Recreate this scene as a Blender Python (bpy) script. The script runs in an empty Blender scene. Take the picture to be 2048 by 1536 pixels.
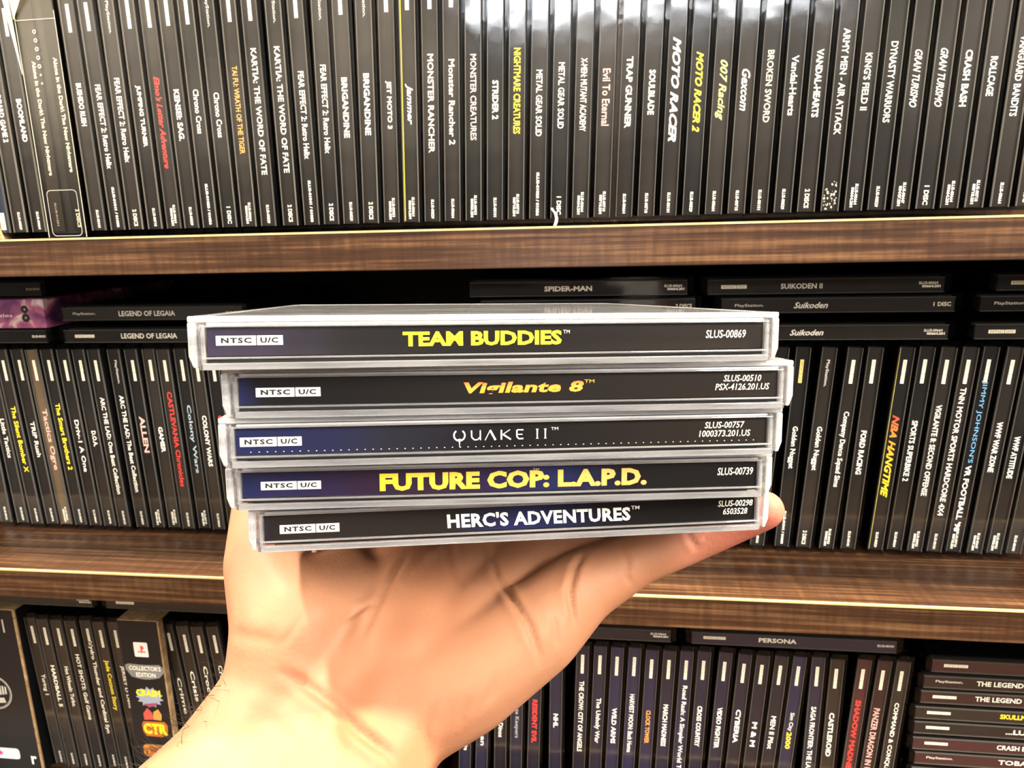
import bpy, bmesh, math, random
import numpy as np
from mathutils import Vector, Matrix
from mathutils.bvhtree import BVHTree

random.seed(7)
sc = bpy.context.scene
COL = sc.collection
MM = 0.001
EYE = 1.40            # height of the lens above the floor, metres

def W(p):             # millimetres around the lens -> metres in the room
    return Vector((p[0] * MM, p[1] * MM, p[2] * MM + EYE))

# ------------------------------------------------------------------ camera
PITCH, YAW, ROLL = 0.2234, -0.1366, -0.0265
cp, sp, cy, sy = math.cos(PITCH), math.sin(PITCH), math.cos(YAW), math.sin(YAW)
fwd = Vector((sy * cp, cy * cp, -sp)); rt0 = Vector((cy, -sy, 0)); up0 = rt0.cross(fwd)
rt = math.cos(ROLL) * rt0 + math.sin(ROLL) * up0
up = -math.sin(ROLL) * rt0 + math.cos(ROLL) * up0
cam = bpy.data.cameras.new('camera')
cam.sensor_fit = 'HORIZONTAL'; cam.sensor_width = 36.0; cam.lens = 1481.0 / 2048 * 36
cam.clip_start = 0.01; cam.clip_end = 50
cam.dof.use_dof = True; cam.dof.focus_distance = 0.185; cam.dof.aperture_fstop = 60
cam_o = bpy.data.objects.new('camera', cam); COL.objects.link(cam_o)
M3 = Matrix((rt, up, -fwd)).transposed()
cam_o.matrix_world = Matrix.Translation(W((0, 0, 0))) @ M3.to_4x4()
sc.camera = cam_o

# ------------------------------------------------------------------ light and exposure
sc.view_settings.view_transform = 'Standard'
sc.view_settings.look = 'None'
sc.view_settings.gamma = 1.0
sc.view_settings.use_curve_mapping = False
sc.view_settings.exposure = 0.55
try:
    sc.cycles.use_denoising = True
    sc.cycles.transparent_max_bounces = 24
    sc.cycles.max_bounces = 14; sc.cycles.transmission_bounces = 10; sc.cycles.glossy_bounces = 5
    sc.cycles.sample_clamp_indirect = 6.0
except Exception:
    pass
wd = bpy.data.worlds.new('room_light'); sc.world = wd; wd.use_nodes = True
wn = wd.node_tree; bg = wn.nodes['Background']           # a warm room: lit walls, dim ceiling, dark lower half, navy clothing below
wl_ = wn.links.new
wt = wn.nodes.new('ShaderNodeTexCoord'); ws = wn.nodes.new('ShaderNodeSeparateXYZ'); wr = wn.nodes.new('ShaderNodeValToRGB')
wh = wn.nodes.new('ShaderNodeMath'); wh.operation = 'MULTIPLY_ADD'; wh.inputs[1].default_value = .5; wh.inputs[2].default_value = .5
wl_(wt.outputs['Generated'], ws.inputs[0]); wl_(ws.outputs[2], wh.inputs[0]); wl_(wh.outputs[0], wr.inputs[0])
we = wr.color_ramp.elements
def zpos(z): return z * .5 + .5
we[0].position = zpos(-1); we[0].color = (0.16, 0.11, 0.07, 1)
we[1].position = zpos(1); we[1].color = (0.24, 0.20, 0.15, 1)
for z_, c_ in ((-.66, (0.16, 0.11, 0.07)), (-.60, (0.03, 0.035, 0.10)), (-.48, (0.03, 0.035, 0.10)), (-.40, (0.05, 0.042, 0.036)), (-.10, (0.07, 0.06, 0.05)), (.0, (0.055, 0.046, 0.038)), (.07, (0.24, 0.20, 0.155)), (.17, (1.0, 0.84, 0.63)), (.34, (1.0, 0.83, 0.62)), (.6, (0.26, 0.21, 0.16))):
    k_ = we.new(zpos(z_)); k_.color = (*c_, 1)
wz = wn.nodes.new('ShaderNodeTexNoise'); wz.inputs['Scale'].default_value = 7.0; wz.inputs['Detail'].default_value = 3
wq = wn.nodes.new('ShaderNodeMapRange'); wq.inputs['From Min'].default_value = .35; wq.inputs['From Max'].default_value = .65; wq.inputs['To Min'].default_value = .45; wq.inputs['To Max'].default_value = 1.45
wx = wn.nodes.new('ShaderNodeVectorMath'); wx.operation = 'SCALE'
wl_(wt.outputs['Generated'], wz.inputs['Vector']); wl_(wz.outputs['Fac'], wq.inputs[0]); wl_(wr.outputs[0], wx.inputs[0]); wl_(wq.outputs[0], wx.inputs['Scale'])
wy = wn.nodes.new('ShaderNodeMapRange'); wy.inputs['From Min'].default_value = -.75; wy.inputs['From Max'].default_value = .05; wy.inputs['To Min'].default_value = 2.1; wy.inputs['To Max'].default_value = .9
wl_(ws.outputs[0], wy.inputs[0])                          # the left side of the room is the brighter one
w2 = wn.nodes.new('ShaderNodeVectorMath'); w2.operation = 'SCALE'
wl_(wx.outputs[0], w2.inputs[0]); wl_(wy.outputs[0], w2.inputs['Scale'])
wl_(w2.outputs[0], bg.inputs[0])
bg.inputs[1].default_value = 1.0

def area(name, loc, target, sx, sy_, power, color, shape='RECTANGLE'):
    l = bpy.data.lights.new(name, 'AREA'); l.shape = shape; l.size = sx
    if shape == 'RECTANGLE': l.size_y = sy_
    l.energy = power; l.color = color
    o = bpy.data.objects.new(name, l); COL.objects.link(o)
    a, b = W(loc), W(target)
    o.location = a
    o.rotation_euler = (b - a).to_track_quat('-Z', 'Y').to_euler()
    return o
area('ceiling_spot', (-520, 200, 1120), (-60, 250, -100), 0.07, 0, 42.0, (1.0, 0.95, 0.86), 'DISK')
area('ceiling_spot_right', (900, 262, 1100), (150, 330, -100), 0.07, 0, 80.0, (1.0, 0.82, 0.58), 'DISK')
area('ceiling_panel', (300, -900, 1050), (0, 300, -60), 1.2, 0.9, 3.0, (1.0, 0.86, 0.68))
area('fill_right', (2400, -1500, 1800), (-60, 360, -60), 1.3, 1.3, 290.0, (1.0, 0.93, 0.84))  # added fill to brighten the spine print; no window there
area('fill_left', (-3200, -1500, 2000), (-60, 360, -60), 1.0, 1.0, 150.0, (1.0, 0.88, 0.74))  # unseen fill from the left, added to even out the spines
area('window_daylight', (150, -2600, 885), (60, 360, 60), 1.5, 0.14, 20.0, (0.90, 0.95, 1.0))

# ------------------------------------------------------------------ materials
def mat(name):
    m = bpy.data.materials.new(name); m.use_nodes = True
    nt = m.node_tree
    return m, nt, nt.nodes['Principled BSDF']

def plain(name, col, rough=0.5, metal=0.0, spec=0.5, coat=0.0):
    m, nt, b = mat(name)
    b.inputs['Base Color'].default_value = (*col, 1)
    b.inputs['Roughness'].default_value = rough
    b.inputs['Metallic'].default_value = metal
    b.inputs['Specular IOR Level'].default_value = spec
    b.inputs['Coat Weight'].default_value = coat
    return m

def N(nt, t, **kw):
    n = nt.nodes.new(t)
    for k, v in kw.items():
        setattr(n, k, v)
    return n

def wood(name, dark, mid, light, rough, coat=0.0):
    m, nt, b = mat(name)
    L = nt.links.new
    tc = N(nt, 'ShaderNodeTexCoord')
    mp = N(nt, 'ShaderNodeMapping'); mp.inputs['Scale'].default_value = (9, 420, 420)
    L(tc.outputs['Object'], mp.inputs['Vector'])
    n1 = N(nt, 'ShaderNodeTexNoise'); n1.inputs['Scale'].default_value = 1.0; n1.inputs['Detail'].default_value = 7; n1.inputs['Roughness'].default_value = 0.65
    L(mp.outputs[0], n1.inputs['Vector'])
    mp2 = N(nt, 'ShaderNodeMapping'); mp2.inputs['Scale'].default_value = (330, 30, 40)   # fine cross marks
    L(tc.outputs['Object'], mp2.inputs['Vector'])
    n2 = N(nt, 'ShaderNodeTexNoise'); n2.inputs['Scale'].default_value = 1.0; n2.inputs['Detail'].default_value = 3
    L(mp2.outputs[0], n2.inputs['Vector'])
    mx = N(nt, 'ShaderNodeMath', operation='MULTIPLY_ADD'); mx.inputs[1].default_value = 0.20; mx.inputs[2].default_value = -0.10
    L(n2.outputs['Fac'], mx.inputs[0])
    ad = N(nt, 'ShaderNodeMath', operation='ADD')
    L(n1.outputs['Fac'], ad.inputs[0]); L(mx.outputs[0], ad.inputs[1])
    cr = N(nt, 'ShaderNodeValToRGB')
    e = cr.color_ramp.elements
    e[0].position = 0.30; e[0].color = (*dark, 1)
    e[1].position = 0.72; e[1].color = (*light, 1)
    k = e.new(0.5); k.color = (*mid, 1)
    L(ad.outputs[0], cr.inputs[0]); L(cr.outputs[0], b.inputs['Base Color'])
    bp = N(nt, 'ShaderNodeBump'); bp.inputs['Strength'].default_value = 0.12; bp.inputs['Distance'].default_value = 0.0006
    L(ad.outputs[0], bp.inputs['Height']); L(bp.outputs[0], b.inputs['Normal'])
    b.inputs['Roughness'].default_value = rough
    b.inputs['Specular IOR Level'].default_value = 0.25
    b.inputs['Coat Weight'].default_value = coat
    b.inputs['Coat Roughness'].default_value = 0.12
    return m

def clear_film(name, tint, gloss, rough, bump=0.0, scale=60.0, base=0.02):
    """thin clear plastic: see-through, with a Fresnel sheen and slight ripples"""
    m = bpy.data.materials.new(name); m.use_nodes = True
    nt = m.node_tree; nt.nodes.clear(); L = nt.links.new
    out = N(nt, 'ShaderNodeOutputMaterial')
    tr = N(nt, 'ShaderNodeBsdfTransparent'); tr.inputs[0].default_value = (*tint, 1)
    gl = N(nt, 'ShaderNodeBsdfGlossy'); gl.inputs['Roughness'].default_value = rough
    gl.inputs['Color'].default_value = (1, 1, 1, 1)
    fr = N(nt, 'ShaderNodeFresnel'); fr.inputs['IOR'].default_value = 1.5
    ma = N(nt, 'ShaderNodeMath', operation='MULTIPLY_ADD'); ma.inputs[1].default_value = gloss; ma.inputs[2].default_value = base
    ma.use_clamp = True
    L(fr.outputs[0], ma.inputs[0])
    if bump:
        tc = N(nt, 'ShaderNodeTexCoord')
        oi = N(nt, 'ShaderNodeObjectInfo')
        va = N(nt, 'ShaderNodeVectorMath', operation='ADD')
        L(tc.outputs['Object'], va.inputs[0]); L(oi.outputs['Location'], va.inputs[1])
        no = N(nt, 'ShaderNodeTexNoise'); no.inputs['Scale'].default_value = scale; no.inputs['Detail'].default_value = 2
        L(va.outputs[0], no.inputs['Vector'])
        bp = N(nt, 'ShaderNodeBump'); bp.inputs['Strength'].default_value = bump; bp.inputs['Distance'].default_value = 0.001
        L(no.outputs['Fac'], bp.inputs['Height'])
        L(bp.outputs[0], gl.inputs['Normal']); L(bp.outputs[0], fr.inputs['Normal'])
    ge = N(nt, 'ShaderNodeNewGeometry'); iv = N(nt, 'ShaderNodeMath', operation='SUBTRACT'); iv.inputs[0].default_value = 1.0   # outer faces only
    mm = N(nt, 'ShaderNodeMath', operation='MULTIPLY')
    L(ge.outputs['Backfacing'], iv.inputs[1]); L(iv.outputs[0], mm.inputs[0]); L(ma.outputs[0], mm.inputs[1])
    mi = N(nt, 'ShaderNodeMixShader')
    L(mm.outputs[0], mi.inputs[0]); L(tr.outputs[0], mi.inputs[1]); L(gl.outputs[0], mi.inputs[2])
    L(mi.outputs[0], out.inputs[0])
    return m

def glass(name, rough=0.03, col=(0.96, 0.97, 0.99)):
    m, nt, b = mat(name)
    b.inputs['Base Color'].default_value = (*col, 1)
    b.inputs['Transmission Weight'].default_value = 1.0
    b.inputs['Roughness'].default_value = rough
    b.inputs['IOR'].default_value = 1.49
    return m
def hazy_styrene(name, haze):
    """scuffed clear plastic; its milky haze imitates light gathered in the edges"""
    m = glass(name, 0.05); nt = m.node_tree; L = nt.links.new; b = nt.nodes['Principled BSDF']
    no = N(nt, 'ShaderNodeTexNoise'); no.inputs['Scale'].default_value = 1.0; no.inputs['Detail'].default_value = 3
    tc = N(nt, 'ShaderNodeTexCoord'); mp = N(nt, 'ShaderNodeMapping'); mp.inputs['Scale'].default_value = (40, 60, 900)
    L(tc.outputs['Object'], mp.inputs['Vector']); L(mp.outputs[0], no.inputs['Vector'])
    mr = N(nt, 'ShaderNodeMapRange'); mr.inputs['From Min'].default_value = .3; mr.inputs['From Max'].default_value = .7
    mr.inputs['To Min'].default_value = 1 - haze * 1.35; mr.inputs['To Max'].default_value = 1 - haze * .65
    L(no.outputs['Fac'], mr.inputs[0]); L(mr.outputs[0], b.inputs['Transmission Weight'])
    return m

def ink_paper(name, dark, tint, scale=30.0):
    """black spine card, its ink slightly uneven and a little different from case to case"""
    m, nt, b = mat(name); L = nt.links.new
    tc = N(nt, 'ShaderNodeTexCoord'); oi = N(nt, 'ShaderNodeObjectInfo')
    va = N(nt, 'ShaderNodeVectorMath', operation='ADD')
    L(tc.outputs['Object'], va.inputs[0]); L(oi.outputs['Location'], va.inputs[1])
    no = N(nt, 'ShaderNodeTexNoise'); no.inputs['Scale'].default_value = scale; no.inputs['Detail'].default_value = 3
    L(va.outputs[0], no.inputs['Vector'])
    ad = N(nt, 'ShaderNodeMath', operation='MULTIPLY_ADD'); ad.inputs[1].default_value = 0.5
    L(no.outputs['Fac'], ad.inputs[0])
    mu = N(nt, 'ShaderNodeMath', operation='MULTIPLY'); mu.inputs[1].default_value = 0.5
    L(oi.outputs['Random'], mu.inputs[0]); L(mu.outputs[0], ad.inputs[2])
    cr = N(nt, 'ShaderNodeValToRGB')
    cr.color_ramp.elements[0].position = 0.25; cr.color_ramp.elements[0].color = (*dark, 1)
    cr.color_ramp.elements[1].position = 0.8; cr.color_ramp.elements[1].color = (*tint, 1)
    L(ad.outputs[0], cr.inputs[0]); L(cr.outputs[0], b.inputs['Base Color'])
    b.inputs['Roughness'].default_value = 0.5; b.inputs['Specular IOR Level'].default_value = 0.15
    return m

MT = {}
MT['wood'] = wood('shelf_wood', (0.013, 0.005, 0.002), (0.040, 0.0165, 0.0065), (0.130, 0.066, 0.029), 0.42, 0.10)
MT['edge'] = plain('edge_highlight', (0.50, 0.35, 0.15), 0.4)  # pale tone paints the lit line along the shelves' front edges
MT['back'] = wood('back_board', (0.008, 0.005, 0.004), (0.014, 0.009, 0.006), (0.025, 0.014, 0.009), 0.6)
MT['floor'] = wood('floor_boards', (0.05, 0.03, 0.02), (0.12, 0.07, 0.04), (0.2, 0.12, 0.07), 0.5)
MT['tray'] = plain('black_tray_plastic', (0.006, 0.006, 0.006), 0.35)
MT['ink'] = ink_paper('black_spine_card', (0.005, 0.0045, 0.004), (0.022, 0.017, 0.013))
MT['navy_sheen'] = ink_paper('navy_sheen_spine_card', (0.006, 0.006, 0.012), (0.012, 0.014, 0.042))  # black card with the lower row's navy reflection painted in
MT['ink_maroon'] = ink_paper('maroon_black_spine_card', (0.012, 0.005, 0.005), (0.05, 0.012, 0.014))
MT['ink_blue'] = ink_paper('blue_spine_card', (0.016, 0.024, 0.042), (0.04, 0.055, 0.09))
MT['ink_tan'] = ink_paper('tan_spine_card', (0.05, 0.035, 0.02), (0.16, 0.11, 0.06))
MT['film'] = clear_film('clear_spine_window', (0.985, 0.985, 0.985), 1.0, 0.085, 0.20, 40.0)
MT['film_edge'] = clear_film('clear_case_plastic', (0.84, 0.84, 0.84), 0.4, 0.08, 0.10, 120.0, 0.0)
MT['bead'] = plain('moulded_bead', (0.085, 0.08, 0.07), 0.3, spec=.3)
MT['sleeve'] = clear_film('soft_plastic_sleeve', (0.90, 0.88, 0.82), 1.2, 0.15, 0.4, 30.0, 0.02)
INK = dict(
    w=(0.88, 0.84, 0.70), y=(0.95, 0.75, 0.03), r=(0.80, 0.04, 0.03), o=(0.72, 0.33, 0.07), k=(0.75, 0.42, 0.36),
    i=(0.92, 0.90, 0.82), f=(0.62, 0.50, 0.46), b=(0.95, 0.92, 0.80), g=(0.80, 0.78, 0.22), c=(0.80, 0.74, 0.52),
    h=(0.84, 0.80, 0.70), u=(0.36, 0.46, 0.52), v=(0.30, 0.34, 0.28), p=(0.62, 0.16, 0.26), blue=(0.16, 0.42, 0.72), dark=(0.012, 0.008, 0.006),
    gold=(0.78, 0.60, 0.20), orange=(0.95, 0.42, 0.03), white=(0.78, 0.77, 0.72), cream=(0.88, 0.83, 0.64), yellow=(0.84, 0.70, 0.012), dim=(0.45, 0.42, 0.37))
INKM = {}
def ink(k):
    if k not in INKM:
        INKM[k] = plain('printed_' + k, INK[k], 0.5)
    return INKM[k]
def gradient_ink(name, stops, axis):
    m, nt, b = mat(name); L = nt.links.new
    tc = N(nt, 'ShaderNodeTexCoord'); sx = N(nt, 'ShaderNodeSeparateXYZ'); cr = N(nt, 'ShaderNodeValToRGB')
    L(tc.outputs['Generated'], sx.inputs[0]); L(sx.outputs[axis], cr.inputs[0]); L(cr.outputs[0], b.inputs['Base Color'])
    e = cr.color_ramp.elements
    e[0].position, e[0].color = stops[0][0], (*stops[0][1], 1)
    e[1].position, e[1].color = stops[-1][0], (*stops[-1][1], 1)
    for p, c in stops[1:-1]:
        k = e.new(p); k.color = (*c, 1)
    return m
MT['grad_hang'] = gradient_ink('printed_red_to_yellow', [(0.0, (0.95, 0.78, 0.02)), (0.55, (0.93, 0.40, 0.02)), (1.0, (0.70, 0.05, 0.03))], 2)

# ------------------------------------------------------------------ mesh helpers
def link(o, parent=None):
    COL.objects.link(o)
    if parent: o.parent = parent
    return o

def obj(name, bm, mats, parent=None, smooth=False, bevel=0.0):
    me = bpy.data.meshes.new(name)
    bm.to_mesh(me); bm.free()
    for m in (mats if isinstance(mats, (list, tuple)) else [mats]): me.materials.append(m)
    if smooth:
        for p in me.polygons: p.use_smooth = True
    o = bpy.data.objects.new(name, me); link(o, parent)
    if bevel:
        md = o.modifiers.new('bevel', 'BEVEL'); md.width = bevel * MM; md.segments = 2; md.limit_method = 'ANGLE'
    return o

def inst(name, me, parent=None):
    o = bpy.data.objects.new(name, me); return link(o, parent)

def tag(o, label=None, cat=None, group=None, kind=None):
    if label: o['label'] = label
    if cat: o['category'] = cat
    if group: o['group'] = group
    if kind: o['kind'] = kind
    return o

def thing(name, label, cat, mw, group=None):
    o = bpy.data.objects.new(name, None); link(o); o.matrix_world = mw; o.empty_display_size = 0.02
    return tag(o, label, cat, group)

def box(bm, x0, x1, y0, y1, z0, z1, mi=0):
    """axis box in millimetres"""
    v = [bm.verts.new((x * MM, y * MM, z * MM)) for x in (x0, x1) for y in (y0, y1) for z in (z0, z1)]
    for q in ((0, 1, 3, 2), (4, 6, 7, 5), (0, 4, 5, 1), (2, 3, 7, 6), (0, 2, 6, 4), (1, 5, 7, 3)):
        f = bm.faces.new([v[i] for i in q]); f.material_index = mi
    return v

def prism(bm, pts, y0, y1, mi=0):
    """outline in x,z (mm) pushed from y0 to y1"""
    a = [bm.verts.new((x * MM, y0 * MM, z * MM)) for x, z in pts]
    b = [bm.verts.new((x * MM, y1 * MM, z * MM)) for x, z in pts]
    n = len(pts)
    bm.faces.new(a).material_index = mi; bm.faces.new(b[::-1]).material_index = mi
    for i in range(n):
        bm.faces.new((a[i], b[i], b[(i + 1) % n], a[(i + 1) % n])).material_index = mi
    bmesh.ops.recalc_face_normals(bm, faces=bm.faces[:])

def flat(bm, pts, y, mi=0):
    """printed flat shape in x,z (mm), facing -y"""
    f = bm.faces.new([bm.verts.new((x * MM, y * MM, z * MM)) for x, z in pts]); f.material_index = mi
    f.normal_update()
    if f.normal.y > 0: f.normal_flip()

def rrect(x0, x1, z0, z1, r, n=5):
    pts = []
    for cx, cz, a0 in ((x1 - r, z1 - r, 0), (x0 + r, z1 - r, 90), (x0 + r, z0 + r, 180), (x1 - r, z0 + r, 270)):
        for k in range(n + 1):
            a = math.radians(a0 + 90 * k / n); pts.append((cx + r * math.cos(a), cz + r * math.sin(a)))
    return pts

_GL = {}
def glyphs(body, bold=0.0, shear=0.0, align='LEFT', space=1.0):
    key = (body, bold, shear, align, space)
    if key not in _GL:
        c = bpy.data.curves.new('lettering', 'FONT'); c.body = body; c.size = 1.0; c.offset = bold; c.shear = shear
        c.align_x = align; c.resolution_u = 2; c.dimensions = '2D'; c.fill_mode = 'FRONT'; c.space_character = space; c.space_line = 0.95
        o = bpy.data.objects.new('lettering', c); COL.objects.link(o)
        bpy.context.view_layer.update()
        me = bpy.data.meshes.new_from_object(o)
        v = np.array([p.co[:2] for p in me.vertices]); f = [tuple(p.vertices) for p in me.polygons]
        bpy.data.objects.remove(o); bpy.data.curves.remove(c); bpy.data.meshes.remove(me)
        lo, hi = v.min(0), v.max(0)
        _GL[key] = ((v - lo) / (hi - lo), f, (hi - lo)[0] / (hi - lo)[1])
    return _GL[key]

def put_glyphs(bm, g, fn, mi=0):
    v, f, _ = g
    vs = [bm.verts.new(fn(a, b)) for a, b in v]
    for q in f:
        try:
            fc = bm.faces.new([vs[i] for i in q]); fc.material_index = mi; fc.normal_update()
            if fc.normal.y > 0: fc.normal_flip()
        except ValueError:
            pass

def down_text(bm, g, z0, z1, xc, h, y, mi=0):
    """reads downward along a standing spine, tops of the letters to +x"""
    put_glyphs(bm, g, lambda a, b: ((xc + (b - .5) * h) * MM, y * MM, (z0 + (z1 - z0) * a) * MM), mi)

def across_text(bm, g, x0, x1, z0, z1, y, mi=0):
    put_glyphs(bm, g, lambda a, b: ((x0 + (x1 - x0) * a) * MM, y * MM, (z0 + (z1 - z0) * b) * MM), mi)

# ------------------------------------------------------------------ the bookcase
Z1T, Z1B, Z2T, Z2B, Z3T = -5.5, -25.0, -196.2, -214.2, -385.2
FRONT, BACK = 360.1, 585.0
flo = bmesh.new(); box(flo, -3000, 3000, -3000, 700, -1420, -1400)
o = obj('floor', flo, MT['floor']); o.location = W((0, 0, 0)); tag(o, kind='structure')
wl = bmesh.new(); box(wl, -3000, 3000, 600, 680, -1400, 1300)
o = obj('wall_back', wl, plain('wall_paint', (0.55, 0.46, 0.36), 0.8)); o.location = W((0, 0, 0)); tag(o, kind='structure')
case_root = thing('bookcase', 'dark brown wooden bookcase with rows of game cases on its shelves', 'bookcase', Matrix.Translation(W((0, 0, -1400))))
UP = Matrix.Translation((0, 0, 1.4))
def cpart(name, b, m, bevel=0.0):
    bmesh.ops.translate(b, verts=b.verts[:], vec=(0, 0, 1.4))
    return obj(name, b, m, case_root, bevel=bevel)
for zt, zb in ((Z1T, Z1B), (Z2T, Z2B), (Z3T, Z3T - 18), (-700, -718), (-1060, -1078), (-1382, -1400)):
    b = bmesh.new(); box(b, -520, 420, FRONT, BACK, zb, zt)
    sh = cpart('shelf_board', b, MT['wood'], 0.5)
    if zt > -390:  # thin strip carrying the painted highlight of the front top edge
        b = bmesh.new(); box(b, -520, 420, FRONT - .35, FRONT + 0.1, zt - 0.8, zt - 0.05)
        box(b, -520, 420, FRONT - .3, FRONT + 1.1, zt - 0.1, zt + 0.12)
        bmesh.ops.translate(b, verts=b.verts[:], vec=(0, 0, 1.4))
        obj('edge_highlight', b, MT['edge'], sh)
b = bmesh.new(); box(b, -520, 420, BACK, BACK + 8, -1400, 170); cpart('back_panel', b, MT['back'])
for x in (-538, 420):
    b = bmesh.new(); box(b, x, x + 18, FRONT, BACK + 8, -1400, 170); cpart('side_panel', b, MT['wood'])

# ------------------------------------------------------------------ standing and lying game cases
# local frame: x = thickness (-5.2 .. 5.2, lid on +x), y = depth from the spine, z = 0 .. 125
def shell_mesh(w=10.4):
    h = w / 2; b = bmesh.new()
    box(b, h - 1.3, h, 0.6, 142, 0, 125, 0)                       # lid plate
    box(b, -h, -h + 1.0, 0.3, 141, 2.2, 122.8, 0)                 # base plate
    for z0, z1 in ((0, 3.2), (121.8, 125)):                       # hinge ears of the lid
        prism(b, [(-h + 1.2, z0 + (.8 if z0 == 0 else 0)), (-h + 2.4, z0), (h - 1.3, z0), (h - 1.3, z1), (-h + 2.4, z1), (-h + 1.2, z1 - (.8 if z0 > 0 else 0))], 0.4, 8, 0)
    for z0, z1 in ((0, 1.1), (123.9, 125)):                       # lid side walls
        box(b, -h + 2.5, h - 1.3, 8, 140, z0, z1, 0)
    box(b, -h + 1.0, h - 2.2, 0.0, 0.75, 3.5, 121.5, 1)           # window over the spine card
    box(b, h - 2.2, h - 1.95, 0.0, 1.3, 3.5, 121.5, 2)            # moulded beads along the window
    box(b, -h + .75, -h + 1.0, 0.0, 1.3, 3.5, 121.5, 2)

    bmesh.ops.recalc_face_normals(b, faces=b.faces[:])
    me = bpy.data.meshes.new('case_shell'); b.to_mesh(me); b.free()
    me.materials.append(MT['film_edge']); me.materials.append(MT['film']); me.materials.append(MT['bead'])
    return me
def tray_mesh(w=10.4):
    h = w / 2; b = bmesh.new()
    box(b, -h + 1.1, h - 2.5, 1.4, 140.5, 3.4, 121.6)
    box(b, h - 2.5, h - 1.5, 5.0, 139, 3.4, 121.6)
    me = bpy.data.meshes.new('tray'); b.to_mesh(me); b.free(); me.materials.append(MT['tray']); return me
def card_mesh(m, w=10.4):
    h = w / 2; b = bmesh.new()
    box(b, -h + 1.05, h - 2.25, 0.95, 1.3, 3.7, 121.3)
    me = bpy.data.meshes.new('spine_card'); b.to_mesh(me); b.free(); me.materials.append(m); return me
def print_mesh(name, fn, mats):
    b = bmesh.new(); fn(b); me = bpy.data.meshes.new(name); b.to_mesh(me); b.free()
    for m in mats: me.materials.append(m)
    return me
PY = 0.90
XC = -0.6
SHELL, TRAY = shell_mesh(), tray_mesh()
CARD = {k: card_mesh(MT[k]) for k in ('ink', 'navy_sheen', 'ink_maroon', 'ink_tan', 'ink_blue')}
def region_fn(b):
    flat(b, [(XC - .95, 114.6), (XC + .95, 114.6), (XC + .95, 101.4), (XC - .95, 101.4)], PY, 0)
    down_text(b, glyphs('NTSC', 0.0), 113.6, 107.6, XC, 1.05, PY - .02, 1)
    down_text(b, glyphs('U/C', 0.0), 105.8, 102.2, XC, 1.05, PY - .02, 1)
    flat(b, [(XC - .95, 106.85), (XC + .95, 106.85), (XC + .95, 106.6), (XC - .95, 106.6)], PY - .02, 1)
REGION = print_mesh('region_mark', region_fn, [ink('cream'), ink('dark')])
REGION_GOLD = print_mesh('region_mark', region_fn, [ink('gold'), ink('dark')])
PSWORD = print_mesh('platform_name', lambda b: down_text(b, glyphs('PlayStation.', 0.0, 0, 'LEFT', .95), 114.6, 99.5, XC, 2.0, PY), [ink('h')])
PSWORD_RED = print_mesh('platform_name', lambda b: down_text(b, glyphs('PlayStation.', 0.0, 0, 'LEFT', .95), 114.6, 99.5, XC, 2.0, PY), [ink('k')])
def code_meshes():
    d = {}
    nums = ['00101', '00529', '00664', '00718', '00447', '00953', '00182', '00870']
    d['s'] = [print_mesh('serial_code', lambda b, n=n: down_text(b, glyphs('SLUS-' + n, 0.03), 14.2, 4.9, XC, 1.5, PY), [ink('w')]) for n in nums[:4]]
    d['t'] = [print_mesh('serial_code', lambda b, n=n: (down_text(b, glyphs('SLUS-' + n, 0.03), 15.6, 6.2, XC + .85, 1.4, PY), down_text(b, glyphs(n + '.201', 0.05), 14.0, 5.0, XC - .85, 1.4, PY)), [ink('w')]) for n in nums[2:6]]
    d['l'] = [print_mesh('serial_code', lambda b, n=n: down_text(b, glyphs('SLUS-' + n + ' / ' + m, 0.05), 25.5, 4.9, XC, 1.5, PY), [ink('w')]) for n, m in (('01020', '01056'), ('01041', '01080'))]
    d['d'] = [print_mesh('disc_count', lambda b, n=n: down_text(b, glyphs(n, 0.03), 13.8, 5.2, XC, 2.2, PY), [ink('cream')]) for n in ('2 DISCS', '1 DISC')]
    d['D'] = [print_mesh('disc_count', lambda b: (flat(b, [(XC - 1.6, 14), (XC + 1.4, 14), (XC + 1.4, 5), (XC - 1.6, 5)], PY, 0), down_text(b, glyphs('4 DISCS', 0.02), 13.2, 5.8, XC, 1.7, PY - .02, 1)), [ink('cream'), ink('dim')])]
    def scuff(b):
        for k in range(46):
            x, z = random.uniform(-3.4, 2.1), random.uniform(4.5, 17) ; r = random.uniform(.12, .55)
            flat(b, [(x + r * random.uniform(.5, 1.2) * math.cos(a), z + 1.3 * r * random.uniform(.5, 1.2) * math.sin(a)) for a in np.linspace(0, 2 * math.pi, 7)[:-1]], PY - .001 * k * .3, 0)
    d['x'] = [print_mesh('scuffed_sticker', scuff, [ink('c')])]
    return d
CODES = code_meshes()

CN = dict(w='white', y='yellow', r='red', o='orange', k='pink', i='white italic', f='faded', b='large white', g='yellow-green', c='cream', h='outlined', u='grey-blue', v='grey', q='red-to-yellow', j='blue and white', Y='white and yellow')
ORD = ['', 'first', 'second', 'third', 'fourth', 'fifth', 'sixth', 'seventh', 'eighth', 'ninth', 'tenth', 'eleventh', 'twelfth', 'thirteenth', 'fourteenth', 'fifteenth', 'sixteenth', 'seventeenth', 'eighteenth', 'nineteenth', 'twentieth', 'twenty-first', 'twenty-second', 'twenty-third', 'twenty-fourth', 'twenty-fifth']
SIZE = dict(b=3.7, w=3.0, y=3.3, r=3.2, o=2.8, k=3.6, i=3.8, f=3.0, g=3.6, c=2.9, h=3.2, u=2.8, v=2.6, q=3.8, j=3.1, Y=3.0)

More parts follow.
